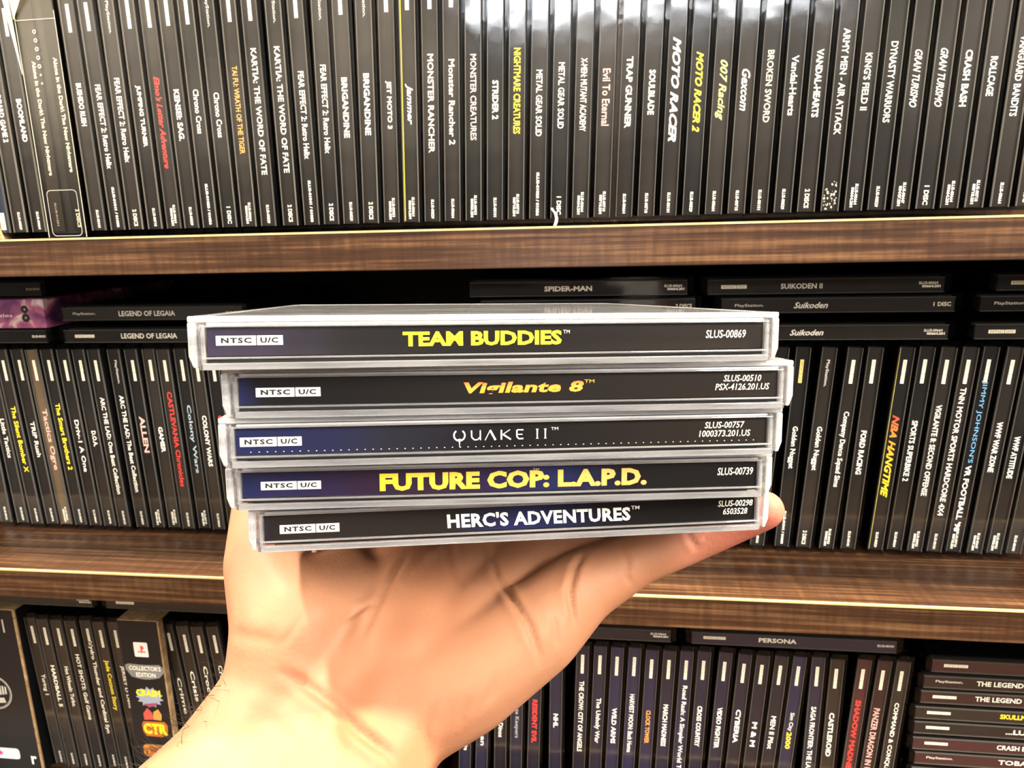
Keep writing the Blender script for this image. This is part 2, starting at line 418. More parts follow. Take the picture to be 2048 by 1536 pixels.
def title_part(parent, txt, col, z0, z1, size=None):
    me = bpy.data.meshes.new('title'); b = bmesh.new()
    bold = (0.02 if len(txt) > 14 or not txt.isupper() else 0.032) if col not in ('c', 'v', 'h', 'u') else 0.02
    shear = 0.35 if col in 'igq' or txt.startswith('Elmo') or txt.startswith('GRAN') or txt.startswith('MOTO') else 0.0
    if col == 'b': bold = 0.035
    h = size or SIZE.get(col, 2.7)
    if col == 'j':
        a, c = txt.split('|'); zm = z0 + (z1 - z0) * 0.54
        down_text(b, glyphs(a, 0.0), z0, zm + .6, XC, h, PY, 0); down_text(b, glyphs(c.strip(), 0.03), zm - .8, z1, XC, h, PY, 1)
        ms = [ink('blue'), ink('w')]
    elif col == 'Y':
        a, c = txt.split('|'); zm = z0 + (z1 - z0) * 0.52
        down_text(b, glyphs(a, 0.01), z0, zm + .4, XC, h, PY, 0); down_text(b, glyphs(c, 0.03), zm - .4, z1, XC, h, PY, 1)
        ms = [ink('w'), ink('y')]
    else:
        low = any(ch in 'gjpqy' for ch in txt)
        down_text(b, glyphs(txt, bold, shear), z0, z1, XC, h * (1.22 if low else 1.0), PY, 0)
        ms = [MT['grad_hang']] if col == 'q' else [ink(col)]
    b.to_mesh(me); b.free()
    for m in ms: me.materials.append(m)
    return inst('title', me, parent)

def game_case(mw, label, group, txt, col, z0, z1, mark, code, card='ink', idx=0, size=None):
    t = thing('game_case', label, 'game case', mw, group)
    inst('case_shell', SHELL, t); inst('tray', TRAY, t)
    c = inst('spine_card', CARD[card], t)
    if txt: title_part(c, txt, col, z0, z1, size)
    if txt.startswith('NBA') or txt == 'Jammer':             # yellow line printed down the spine's left edge
        b = bmesh.new(); flat(b, [(-4.1, 4), (-3.72, 4), (-3.72, 121), (-4.1, 121)], PY); obj('yellow_line', b, ink('y'), c)
    if mark in ('n', 'a', 'g'): inst('region_mark', REGION_GOLD if mark == 'g' else REGION, c)
    elif mark == 'p': inst('platform_name', PSWORD, c)
    if code:
        ls = CODES[code]; o = inst('serial_code' if code in 'stl' else ('scuffed_sticker' if code == 'x' else 'disc_count'), ls[idx % len(ls)], c)
    return t

ROWS = {
 'T': [
  ('', 'w', -326.33, -0.0032, 60, 50, 'n', 'D'),
  ('BOARD GAME 2', 'w', -315.81, -0.0032, 73.5, 50.0, 'n', 's'),
  ('BOOMLAND', 'w', -305.29, -0.0032, 71.2, 49.9, 'n', 's'),
  ('ALONE*', 'w', -288.17, -0.0033, 88, 33, 'n', 's'),
  ('BUSHIDO RUSH', 'w', -270.4, -0.0027, 77.3, 56.5, 'n', 's'),
  ('FEAR EFFECT 2: Retro Helix', 'w', -259.14, -0.0086, 76.1, 34.7, 'n', 'l'),
  ('FEAR EFFECT 2: Retro Helix', 'w', -248.62, -0.0003, 78.7, 37.5, 'p', 'd'),
  ('JUMPING TURNER', 'w', -238.1, -0.0003, 74.8, 44.9, 'n', 's'),
  ("Elmo's Letter Adventure", 'r', -227.58, -0.0003, 78.6, 33.9, 'n', 't'),
  ('KENSEI: SAG.', 'w', -217.06, -0.0003, 71.8, 47.0, 'n', 's'),
  ('Chrono Cross', 'w', -206.54, -0.0003, 71.3, 50.1, 'n', 'l'),
  ('Chrono Cross', 'w', -196.02, -0.0003, 69.4, 47.9, 'p', 'd'),
  ('TAI FU: WRATH OF THE TIGER', 'o', -185.5, 0.0054, 81.2, 39.5, 'n', 't'),
  ('KARTIA: THE WORD OF FATE', 'w', -174.98, 0.0054, 89.0, 29.0, 'n', 's'),
  ('KARTIA: THE WORD OF FATE', 'w', -162.7, 0.0077, 89.0, 29.5, 'p', 'd'),
  ('FEAR EFFECT 2: Retro Helix', 'w', -151.67, 0.0056, 77.3, 35.9, 'n', 'l'),
  ('FEAR EFFECT 2: Retro Helix', 'w', -141.15, 0.02, 79.6, 38.1, 'p', 'd'),
  ('BRIGANDINE', 'w', -130.63, 0.02, 73.2, 45.1, 'n', 's'),
  ('BRIGANDINE', 'w', -120.11, 0.0312, 74.4, 45.8, 'p', 'd'),
  ('JET MOTO 3', 'w', -109.59, 0.0324, 70.7, 48.4, 'n', 't'),
  ('Jammer', 'i', -99.07, 0.0324, 68.7, 49.9, 'n', 't'),
  ('MONSTER RANCHER', 'w', -88.55, 0.0341, 81.7, 36.4, 'n', 's'),
  ('Monster Rancher 2', 'w', -78.03, 0.0341, 78.7, 39.7, 'n', 's'),
  ('MONSTER CREATURES', 'f', -67.51, 0.0341, 80.4, 41.4, 'n', 't'),
  ('STRIDER 2', 'w', -56.99, 0.0341, 68.4, 50.7, 'n', 's'),
  ('NIGHTMARE CREATURES', 'y', -46.47, 0.0341, 82.0, 43.6, 'n', 't'),
  ('METAL GEAR SOLID', 'w', -35.96, 0.0341, 72.1, 42.2, 'n', 'l'),
  ('METAL GEAR SOLID', 'w', -25.44, 0.0341, 74.7, 45.2, 'n', 'd'),
  ('X-MEN: MUTANT ACADEMY', 'w', -14.92, 0.0341, 76.0, 43.5, 'n', 't'),
  ('Evil To Eternal', 'k', -4.4, 0.0341, 70.9, 45.6, 'n', 't'),
  ('TRAP GUNNER', 'w', 6.12, 0.0341, 75.6, 44.1, 'n', 's'),
  ('SOULBLADE', 'w', 16.64, 0.0341, 69.5, 49.7, 'n', 's'),
  ('MOTO RACER', 'b', 27.16, 0.0341, 83.1, 37.3, 'n', 's'),
  ('MOTO RACER 2', 'y', 37.68, 0.0341, 76.1, 41.2, 'n', 's'),
  ('007 Racing', 'g', 48.2, 0.0341, 72.1, 45.9, 'n', 's'),
  ('Gexcom', 'i', 58.72, 0.0341, 67.6, 49.6, 'n', 's'),
  ('BROKEN SWORD', 'c', 69.24, 0.0341, 75.3, 44.2, 'n', 's'),
  ('Vandal-Hearts', 'w', 79.76, 0.0341, 72.3, 46.6, 'n', 's'),
  ('VANDAL-HEARTS', 'w', 90.28, 0.0341, 74.4, 45.4, 'n', 'd'),
  ('ARMY MEN - AIR ATTACK', 'w', 100.8, 0.0341, 82.4, 37.4, 'n', 'x'),
  ("KING'S FIELD II", 'w', 111.32, 0.0341, 71.7, 47.6, 'n', 't'),
  ('DYNASTY WARRIORS', 'w', 121.84, 0.0341, 76.1, 42.0, 'n', 's'),
  ('GRAN TURISMO', 'h', 132.36, 0.0341, 72.2, 48.1, 'n', 't'),
  ('GRAN TURISMO', 'h', 142.88, 0.0341, 72.2, 47.8, 'n', 'd'),
  ('CRASH BASH', 'w', 153.4, 0.0341, 71.1, 47.5, 'n', 't'),
  ('ROLLCAGE', 'w', 163.92, 0.0341, 67.8, 51.4, 'n', 't'),
  ('VANGUARD BANDITS', 'w', 174.44, 0.0341, 75.6, 42.4, 'n', 's'),
  ('FINAL ROUND', 'w', 184.96, 0.0341, 69.4, 44.8, 'n', 'd'),
 ],
 'ML': [
  ('JADE', 'w', -403.4, -0.0131, 75.5, 53.1, 'n', 's'),
  ('Little Tactics', 'w', -390.7, -0.0305, 75.6, 48.9, 'n', 's'),
  ('The Silent Bomber X', 'y', -379.09, -0.0393, 84.3, 39.6, 'n', 's'),
  ('TRIP Rush', 'w', -368.57, -0.0393, 74.0, 49.9, 'n', 's'),
  ('Tactics Ogre', 'k', -358.05, -0.0393, 82.7, 41.3, 'n', 't'),
  ('The Smart Brothers 2', 'y', -347.5, -0.0395, 86.4, 41.6, 'n', 's'),
  ('Driv-1 A One', 'w', -336.75, -0.0349, 75.6, 40.5, 'n', 's'),
  ('D.O.A.', 'w', -326.23, -0.0319, 68.5, 58.1, 'n', 's'),
  ('ARC THE LAD: One Best Collection', 'w', -315.71, -0.0315, 90.8, 25.9, 'n', 's'),
  ('ARC THE LAD: The Best Collection', 'w', -303.2, -0.0252, 92.0, 27.5, 'p', 's'),
  ('ALLEN', 'k', -291.88, -0.0236, 78.5, 54.4, 'n', 't'),
  ('GAMER', 'w', -281.36, -0.018, 71.4, 54.5, 'n', 't'),
  ('CASTLEVANIA Chronicles', 'r', -270.84, -0.018, 94.6, 32.1, 'n', 's'),
  ('Colony Wars', 'u', -260.32, -0.018, 85.9, 40.9, 'n', 't'),
  ('COLONY WARS', 'w', -249.8, -0.018, 79.5, 46.0, 'n', 's'),
  ('COLONY III', 'r', -239.28, -0.018, 79.6, 46.2, 'n', 's'),
 ],
 'MR': [
  ('GHOST', 'w', 85.4, 0.0697, 76.2, 51.0, 'n', 's'),
  ('Golden Nugget', 'w', 99.4, 0.0481, 76.3, 51.3, 'g', 'l'),
  ('Golden Nugget', 'w', 111.3, 0.0615, 76.5, 50.6, 'p', 'd'),
  ('Company Dance Squad Sims', 'w', 123.9, 0.0661, 85.5, 41.1, 'n', 't'),
  ('FORD RACING', 'w', 136.0, 0.0542, 74.4, 48.7, 'n', 's'),
  ('NBA HANGTIME', 'q', 150.87, 0.0636, 83.5, 35.4, 'n', 's'),
  ('SPORTS SUPERBIKE 2', 'w', 161.39, 0.0636, 80.3, 44.9, 'n', 's'),
  ('VIGILANTE 8: SECOND OFFENSE', 'w', 171.91, 0.0636, 89.6, 36.9, 'n', 't'),
  ('TNN MOTOR SPORTS HARDCORE 4X4', 'w', 182.43, 0.0672, 99.2, 25.1, 'n', 's'),
  ("JIMMY JOHNSON'S| VR FOOTBALL '98", 'j', 192.95, 0.0672, 102.9, 15.5, 'n', 't'),
  ('WWF WAR ZONE', 'w', 203.47, 0.0724, 80.4, 51.6, 'n', 't'),
  ('WWF ATTITUDE', 'w', 213.99, 0.0724, 72.2, 48.0, 'n', 't'),
  ('WCW THUNDER', 'w', 224.51, 0.0724, 72.4, 48.2, 'n', 's'),
 ],
 'BL': [
  ('Turing 1', 'w', -395.57, -0.0368, 76.8, 60.3, 'n', 's'),
  ('HARDBALL 5', 'w', -385.05, -0.0356, 85.3, 52.1, 'n', 's'),
  ('Hot Wheels: Turbo.', 'w', -374.53, -0.0356, 84.9, 52.8, 'n', 's'),
  ('HOT SHOTS: Golf Game', 'w', -364.01, -0.0356, 95.1, 43.1, 'n', 's'),
  ('Hydro Thunder and Cardinal Syn', 'w', -353.49, -0.0356, 104.7, 31.8, 'n', 's'),
  ('Jade Cocoon Story', 'y', -342.97, -0.0356, 91.6, 52.0, 'n', 's'),
  ('JERSEY D Devil', 'w', -332.45, -0.0356, 87.4, 54.2, 'n', 's'),
 ],
 'BL2': [
  ('Crime', 'w', -287.85, -0.0809, 80.6, 52.0, 'n', 's'),
  ('Crisis', 'w', -277.33, -0.0691, 86.9, 63.3, 'n', 's'),
  ('Croc', 'w', -266.82, -0.0691, 91.3, 71.6, 'n', 's'),
  ('Croc 2', 'w', -256.3, -0.0691, 91.9, 72.3, 'n', 's'),
 ],
 'BR': [
  ('The Dark Spire', 'w', -97.1, 0.06, 61.9, 39.0, 'n', 's'),
  ('Rayman', 'w', -85.6, 0.0563, 68.9, 44.1, 'n', 's'),
  ('Dinos', 'w', -72.66, 0.0396, 61.6, 50.8, 'n', 's'),
  ('Gate Keepers', 'v', -62.14, 0.0396, 78.6, 51.6, 'n', 's'),
  ('RESIDENT EVIL', 'r', -50.8, 0.0447, 80.9, 48.9, 'n', 's'),
  ('NHL', 'w', -35.8, 0.0262, 71.9, 61.7, 'n', 's'),
  ('THE CROW: CITY OF ANGELS', 'w', -20.76, 0.0376, 95.8, 44.1, 'n', 's'),
  ('The Unholy War', 'w', -10.24, 0.0408, 84.2, 51.1, 'n', 's'),
  ('WILD ARMS', 'w', 0.28, 0.0415, 78.0, 51.9, 'n', 's'),
  ('HARVEST MOON: Back Home', 'w', 10.8, 0.0435, 88.3, 45.8, 'n', 's'),
  ('CLOCK TOWER', 'o', 21.32, 0.0435, 78.5, 54.5, 'n', 's'),
  ('MARCH MADNESS', 'w', 31.84, 0.0435, 83.2, 52.9, 'n', 's'),
  ('Road Rash: A Simpler World Tour', 'w', 42.36, 0.0435, 97.0, 29.8, 'n', 's'),
  ('CROSS COUNTRY', 'w', 52.88, 0.0435, 82.7, 53.5, 'n', 's'),
  ('VIDEO FIGHTER', 'w', 64.3, 0.0538, 82.6, 53.1, 'a', 's'),
  ('CYBERIA', 'w', 74.82, 0.061, 82.5, 58.5, 'n', 's'),
  ('M & M', 'w', 85.34, 0.061, 74.5, 56.8, 'n', 's'),
  ('MEN II Pilot', 'w', 95.86, 0.0645, 79.3, 55.8, 'n', 's'),
  ('Sim City|2000', 'Y', 106.38, 0.0645, 82.4, 56.6, 'n', 's'),
  ('SAGA FRONTIER: THE LAST', 'w', 122.69, 0.0195, 87.1, 39.4, 'n', 's'),
  ('CASTLEROID', 'w', 133.21, 0.0195, 84.5, 53.7, 'n', 's'),
  ('SHADOW MADNESS', 'r', 144.7, 0.0553, 93.5, 39.5, 'n', 's'),
  ('PANZER DRAGON IN US', 'k', 155.3, 0.0614, 88.7, 42.4, 'n', 's'),
  ('COMMAND & CONQUER', 'w', 166.6, 0.0552, 93.1, 41.4, 'n', 's'),
 ],
}

def stand(x, y, zs, lean):
    zc = zs + 5.2 * abs(math.sin(lean)) + .05
    return Matrix.Translation(W((x, y, zc))) @ Matrix.Rotation(lean, 4, 'Y')

def place_row(key, y, zs, group, where, rev=False, card=lambda i, r: 'ink'):
    rows = ROWS[key]; n = len(rows)
    for i, r in enumerate(rows):
        txt, col, x, lean, z0, z1, mark, code = r
        if txt == 'ALONE*': continue
        k = n - i if rev or (n > 25 and i >= n / 2) else i + 1
        side = 'right' if rev or (n > 25 and i >= n / 2) else 'left'
        lab = 'black-spined case with %s title, %s from %s, %s' % (CN[col], ORD[k], side, where)
        if not txt: lab = 'case with dark blue spine and cream disc count, leftmost on the top shelf'
        yy = y + random.uniform(-.8, .8)
        game_case(stand(x, yy, zs, lean), lab, group, txt, col, z0, z1, mark, code, card(i, r) if txt else 'ink_blue', i)

RY1, RY2 = FRONT + 10.5, FRONT + 56.4
place_row('T', RY1, Z1T, 'game cases standing on the top shelf', 'top row')
place_row('ML', RY2, Z2T, 'game cases standing on the middle shelf left', 'middle row left of held stack', card=lambda i, r: 'ink_tan' if r[0].startswith('Tactics') else 'ink')
place_row('MR', RY2, Z2T, 'game cases standing on the middle shelf right', 'middle row', rev=True)
place_row('BL', RY2, Z3T, 'game cases standing on the bottom shelf left', 'bottom row between two boxes')
place_row('BL2', RY2, Z3T, 'game cases standing on the bottom shelf beside the arm', 'bottom row between box and forearm')
place_row('BR', RY2, Z3T, 'game cases standing on the bottom shelf right', 'bottom standing row', rev=True,
          card=lambda i, r: 'ink_maroon' if i >= 21 and i < 23 else ('navy_sheen' if i < 20 else 'ink'))

# the rest of the rows, covered in the photograph by the held stack and the forearm: they carry the cases lying on top
for x0, n, zs, lab, grp in ((-229.0, 29, Z2T, 'black-spined case in the middle row, covered by the held stack', 'middle row cases covered by the held stack'),
                            (-246.5, 13, Z3T, 'black-spined case in the bottom row, covered by the forearm', 'bottom row cases covered by the forearm')):
    for k in range(n):
        game_case(stand(x0 + 10.65 * k, RY2 + random.uniform(-.8, .8), zs, 0.0), lab, grp, '', 'w', 0, 0, 'n', 's', 'ink', k)

# double case in a soft plastic sleeve
def double_case():
    w = 22.4
    mw = Matrix.Translation((0, 0, .0004)) @ stand(-288.9, RY1, Z1T, 0.002)
    t = thing('double_game_case', 'fat double case in a clear plastic sleeve, two titles side by side, top row', 'game case', mw)
    b = bmesh.new()
    for s in (-1, 1):
        box(b, s * 10.4 - .5, s * 10.4 + .5, 0.4, 141, 0.6, 124.6, 0)
    box(b, -9.9, 9.9, 0.2, .8, 2, 123.5, 1); box(b, -9.9, 9.9, .8, 141, 0.6, 1.6, 0); box(b, -9.9, 9.9, .8, 141, 123.4, 124.6, 0)
    obj('case_shell', b, [MT['film_edge'], MT['film']], t)
    b = bmesh.new(); box(b, -9.6, 9.6, 2.0, 140, 2, 123); obj('tray', b, MT['tray'], t)
    for s, zt in ((-1, (88.6, 32)), (1, (89.8, 33.4))):
        b = bmesh.new(); xc = s * 6.1 + 0.4
        box(b, xc - 3.4, xc + 3.4, 1.0, 1.4, 3, 122)
        c = obj('spine_card', b, MT['ink'], t)
        b = bmesh.new(); down_text(b, glyphs('Alone in the Dark\\ The New Nightmare', 0.03), zt[0], zt[1], xc, 2.9, .92); obj('title', b, ink('cream'), c)
        b = bmesh.new()
        if s > 0: down_text(b, glyphs('2 DISCS', .02), 14.5, 5, xc, 1.9, .92); obj('disc_count', b, ink('cream'), c)
        else: down_text(b, glyphs('SLUS-01201', .01), 18, 6, xc, 1.1, .92); obj('serial_code', b, ink('dim'), c)
    # sleeve: a box of film a little larger, with a bead along each corner
    b = bmesh.new()
    x, z = 11.0, 125.4
    box(b, -x, x, -.5, 142.5, .1, z, 0)
    for s in (-1, 1): box(b, s * x - .12, s * x + .12, -.65, -.4, 0, z - 14, 1)
    box(b, -x, x, -.7, -.4, 107.4, 107.8, 1)
    sl = obj('plastic_sleeve', b, [MT['sleeve'], plain('sleeve_seam', (0.34, 0.32, 0.26), 0.3)], t)
    b = bmesh.new()                                         # round-cornered sticker outline and seal dots
    o_ = rrect(-8.6, 8.9, 0.6, 24.5, 2.4); i_ = rrect(-8.35, 8.65, .85, 24.25, 2.2)
    for k in range(len(o_)):
        k2 = (k + 1) % len(o_); flat(b, [o_[k], o_[k2], i_[k2], i_[k]], -.62)
    obj('sticker_outline', b, ink('dim'), sl); b = bmesh.new()
    for k in range(7):
        r = 1.05 if k < 5 else .55; zc = 102 - k * 4.1
        for q in range(12):
            a0, a1 = q * math.pi / 6, (q + 1) * math.pi / 6
            flat(b, [(-1.2 + r * math.cos(a0), zc + r * math.sin(a0)), (-1.2 + r * math.cos(a1), zc + r * math.sin(a1)), (-1.2 + .5 * r * math.cos(a1), zc + .5 * r * math.sin(a1)), (-1.2 + .5 * r * math.cos(a0), zc + .5 * r * math.sin(a0))], -.62)
    obj('seal_dots', b, ink('dim'), sl)
    b = bmesh.new()                                         # the sleeve's loose flap at the upper left, its glare painted pale yellow
    vs = [b.verts.new(Vector(p) * MM) for p in ((-11.0, -1.4, 82), (-11.4, -3, 126), (-15.2, -3, 126), (-13, -2.5, 104))]
    b.faces.new(vs); 
    vs = [b.verts.new(Vector(p) * MM) for p in ((-11.2, -1.2, 108), (3.0, -4.5, 127.5), (-9, -6, 127.5))]
    b.faces.new(vs)
    fl = obj('flap', b, plain('glare_film', (0.90, 0.82, 0.55), 0.3), sl)
    md = fl.modifiers.new('solid', 'SOLIDIFY'); md.thickness = .0002
double_case()

# the torn strip poking out of the gap
b = bmesh.new(); pr = None
for k in range(9):
    u = k / 8; x = .9 * math.sin(u * 4.2) + (-.6 if u > .8 else 0); z = u * 8.5; y = 1.2 * math.sin(u * 2)
    a, c = b.verts.new(Vector((x - .7 + .3 * u, y, z)) * MM), b.verts.new(Vector((x + .7 - .2 * u, y + .4, z)) * MM)
    if pr: b.faces.new((pr[0], pr[1], c, a))
    pr = (a, c)
o = obj('torn_strip', b, plain('torn_plastic', (0.93, 0.90, 0.72), .35), smooth=True); md = o.modifiers.new('solid', 'SOLIDIFY'); md.thickness = .0003
o.location = W((-27.6, RY1 - 2, Z1T + .2)); tag(o, 'small curled cream strip of torn plastic on the top shelf in a gap between cases', 'scrap')

# ------------------------------------------------------------------ cases lying flat on the standing ones
FL = Matrix.Rotation(-math.pi / 2, 4, 'Y')
def lay(xl, xr, y, z0, label, group, txt, col, tz, mark, code, card='ink', size=None, yaw=0.0, idx=0):
    """xl / xr: one end of the 125 mm spine (mm), z0: underside"""
    x0 = xl if xl is not None else xr - 125
    # local z = 125 is the left end
    mw = Matrix.Translation(W((x0 + 125, y, z0 + 5.25))) @ Matrix.Rotation(yaw, 4, 'Z') @ FL
    return game_case(mw, label, group, txt, col, tz[0], tz[1], mark, code, card, idx, size)
Y2 = RY2 - 2
G1, G2 = 'game cases lying on the middle row, left', 'game cases lying on the middle row, right'
B2 = Z2T + 125.6
lay(None, -345.4, Y2, B2 + .0, 'black case lying flat under the pink box, left edge of the middle shelf', G1, '', 'w', (0, 0), '', 's')
lay(None, -347.5, Y2 + 4, B2 + 10.7 + 18.4, 'black case lying on top of the pink box, left edge', G1, '', 'w', (0, 0), '', 's')
lay(-340.5, None, Y2, B2, 'lower of two black cases lying flat left of the held stack, cream mark', G1, 'LEGEND OF LEGAIA', 'w', (83.5, 46.5), 'n', 's', size=3.2)
lay(-339.5, None, Y2, B2 + 10.6 + 3.2, 'upper of two black cases lying flat left of the held stack', G1, 'LEGEND OF LEGAIA', 'w', (84, 47), 'p', 's', size=3.2)
lay(-79.0, None, Y2, B2, 'black flat case hidden behind the held stack, lowest under the glossy one', G2, '', 'w', (0, 0), 'n', 's')
lay(-76.5, None, Y2 - 4, B2 + 10.6 + 5, 'black case lying flat just above the top edge of the held stack', G2, 'GALERIANS', 'h', (76, 56), '', 'd', size=3.0)
lay(-81.5, None, Y2 - 10, B2 + 21.2 + 5.2, 'uppermost black case with a bright glint at its left end, above the held stack', G2, 'SPIDER-MAN', 'w', (80, 54), '', 't', size=2.9)
lay(None, 180.3, Y2, B2, 'black flat case with white title, lowest of three right of the held stack', G2, 'Suikoden', 'i', (84, 66.5), 'n', 't', size=3.3)
lay(55.8, None, Y2 - 3, B2 + 10.6 + 4.6, 'black flat case with white title, middle of three right of the held stack', G2, 'Suikoden', 'i', (84, 66.5), 'p', 'd', size=3.3, idx=1)
lay(47.5, None, Y2 - 8, B2 + 21.2 + 4.8, 'black flat case with dim title, topmost of three right of the held stack', G2, 'SUIKODEN II', 'h', (84, 63), 'n', 't', size=2.8)
lay(186.3, None, Y2, B2, 'black flat case with cream mark, lowest at the right edge of the middle shelf', G2, '', 'w', (0, 0), 'n', 's')
lay(186.6, None, Y2 - 2, B2 + 10.6 + 4.4, 'black flat case with platform name, middle at the right edge, middle shelf', G2, '', 'w', (0, 0), 'p', 's')
lay(193.0, None, Y2 - 3, B2 + 21.2 + 4.6, 'black flat case with dim mark, topmost at the right edge, middle shelf', G2, '', 'w', (0, 0), 'n', 's')
B3 = Z3T + 125.6
G3, G4 = 'game cases lying on the bottom row', 'stack of flat game cases at the lower right'
lay(46.0, None, RY2, B3 + 1, 'dark blue flat case with a white title, just under the lower shelf, right', G3, 'PERSONA', 'w', (82, 60), 'n', 's', 'navy_sheen', size=3.0)
lay(None, 40.2, RY2, B3 + 1, 'dark blue flat case under the lower shelf, beside the hand', G3, '', 'w', (0, 0), '', 't', 'navy_sheen')
lay(None, -346.3, RY2, B3 + 6, 'flat black case on the cardboard box, under the lower shelf, far left', G3, '', 'w', (0, 0), '', 't')
lay(-343.0, None, RY2, B3 + 6, 'flat black case under the lower shelf, above the boxed set at left', G3, '', 'w', (0, 0), 'n', 's')
lay(-214.0, None, RY2 + 2, B3 + 1, 'flat black case under the lower shelf, behind the wrist', G3, '', 'w', (0, 0), 'n', 's')
ST = [(184.5, 'Castlevania', 'r', (68, 40), 'n'), (180.7, 'THE LEGEND OF DRAGOON', 'w', (92, 36), 'p'), (180.2, 'THE LEGEND OF DRAGOON', 'w', (91, 35), 'n'), (177.8, 'SKULLMONKEYS', 'y', (74, 44), 'n'),
      (178.3, '...LUNAR', 'w', (70, 46), 't'), (178.3, 'CRASH BANDICOOT', 'w', (74, 36), 'n'), (180.5, 'TOBAL No.1', 'w', (74, 42), 'p'), (179.3, 'TOBAL No. 2', 'w', (74, 42), 'n')]
for k in range(12):
    if k < 8:
        x, txt, col, tz, mk = ST[k]
    else:
        x, txt, col, tz, mk = 180 + (k % 3), '', 'w', (0, 0), 'n'
    lay(x, None, RY2 - .5 * (k % 2), Z3T + .05 + 10.52 * (11 - k), 'dark flat case with %s, %s from the top of the lower right stack' % ((CN[col] + ' title') if txt else 'no title', ORD[k + 1]), G4, txt, col, tz, 'n' if mk == 't' else mk, 't', 'ink_maroon' if k < 3 or k in (5, 6) else 'ink', size=3.2, idx=k)

# pink art box
b = bmesh.new(); box(b, -62, 62, 0, 140, 0, 17.8)
t = thing('art_box', 'thick purple and pink patterned game box lying at the left edge, middle shelf', 'box', Matrix.Translation(W((-406.3, Y2 - 4, B2 + 10.6))))
def art_mat(name, cols, scale):
    m, nt, bs = mat(name); L = nt.links.new
    tc = N(nt, 'ShaderNodeTexCoord'); no = N(nt, 'ShaderNodeTexNoise'); no.inputs['Scale'].default_value = scale; no.inputs['Detail'].default_value = 4; no.inputs['Distortion'].default_value = 1.2
    cr = N(nt, 'ShaderNodeValToRGB'); L(tc.outputs['Object'], no.inputs['Vector']); L(no.outputs['Fac'], cr.inputs[0]); L(cr.outputs[0], bs.inputs['Base Color'])
    e = cr.color_ramp.elements
    e[0].position = .28; e[0].color = (*cols[0], 1); e[1].position = .75; e[1].color = (*cols[-1], 1)
    for i, c in enumerate(cols[1:-1]):
        k = e.new(.28 + .47 * (i + 1) / (len(cols) - 1)); k.color = (*c, 1)
    bs.inputs['Roughness'].default_value = .4
    return m
obj('carton', b, art_mat('purple_box_art', [(.05, .02, .07), (.20, .05, .16), (.42, .12, .22), (.85, .75, .72)], 70), t, bevel=.5)
b = bmesh.new(); across_text(b, glyphs('party tales', .01), 14, 40, 6.4, 9.0, -.05); obj('title', b, ink('white'), t)
b = bmesh.new()
for zc, r in ((11.6, 2.5), (6.4, 2.7)):
    flat(b, [(49 + r * math.cos(a), zc + r * math.sin(a)) for a in np.linspace(0, 2 * math.pi, 20)[:-1]], -.06, 0)
    flat(b, [(49 + .25 * r * math.cos(a), zc + .25 * r * math.sin(a)) for a in np.linspace(0, 2 * math.pi, 12)[:-1]], -.08, 1)
obj('round_mark', b, [ink('dark'), ink('dim')], t)

# ------------------------------------------------------------------ cardboard boxes among the cases
kraft = art_mat('worn_kraft_edge', [(.16, .09, .04), (.27, .17, .08), (.36, .24, .12), (.46, .34, .19)], 140)
blackcard = plain('black_printed_carton', (.006, .006, .007), .35)
def carton(name, label, x0, x1, y, zs, h, depth, edge=1.4, side=1.2):
    t = thing(name, label, 'box', Matrix.Translation(W((x0, y, zs + .05))))
    w = x1 - x0; b = bmesh.new()
    box(b, 0, w - .2, 0, depth, 0, h - .3, 0)
    obj('carton', b, blackcard, t)
    b = bmesh.new(); box(b, w - .25, w + .25, .1, side, 0, h, 0); box(b, 0, w, .1, depth, h - .3, h + .25, 0); box(b, w - edge, w + .3, -.25, .3, 0, h, 0)
    obj('worn_edge', b, kraft, t)
    return t
t = carton('black_game_box', 'tall black game box with kraft edges, left edge of the bottom shelf', -470, -406.6, RY2 - 4, Z3T, 129.5, 142, 1.6, .8)
b = bmesh.new(); cx, cz = 35.5, 64
for r0, r1 in ((13.6, 12.9), (12.4, 12.1)):
    for q in range(40):
        a0, a1 = q * math.pi / 20, (q + 1) * math.pi / 20
        flat(b, [(cx + r0 * math.cos(a0), cz + r0 * math.sin(a0)), (cx + r0 * math.cos(a1), cz + r0 * math.sin(a1)), (cx + r1 * math.cos(a1), cz + r1 * math.sin(a1)), (cx + r1 * math.cos(a0), cz + r1 * math.sin(a0))], -.05)
for k in range(4):
    x = cx + 2 + k * 2.1; flat(b, [(x, cz - 2 + k * .4), (x + 1.5, cz - 2.5 + k * .4), (x + 1.7, cz + 6 - k * .5), (x + .5, cz + 7 - k * .6)], -.05)
flat(b, [(cx - 2, cz - 9), (cx + 8, cz - 8), (cx + 7, cz - 4), (cx - 1, cz - 4.6)], -.05)
obj('round_emblem', b, ink('dim'), t)
b = bmesh.new(); flat(b, rrect(8, 46, 9.2, 18.2, 2.6), -.05)
flat(b, [(30 + (4 if k % 2 else 1.8) * math.cos(k * math.pi / 7), 13.8 + (2.6 if k % 2 else 1.2) * math.sin(k * math.pi / 7)) for k in range(14)], -.07, 1)
obj('white_label', b, [ink('white'), plain('magenta_print', (.65, .05, .25), .5)], t)
b = bmesh.new(); across_text(b, glyphs('r', .03), 54.5, 59, 6, 13, -.05); obj('printed_letter', b, ink('white'), t)
b = bmesh.new(); flat(b, [(52.3, 122), (53.5, 122), (53.5, 112), (52.3, 112)], -.05); obj('printed_bar', b, ink('dim'), t)

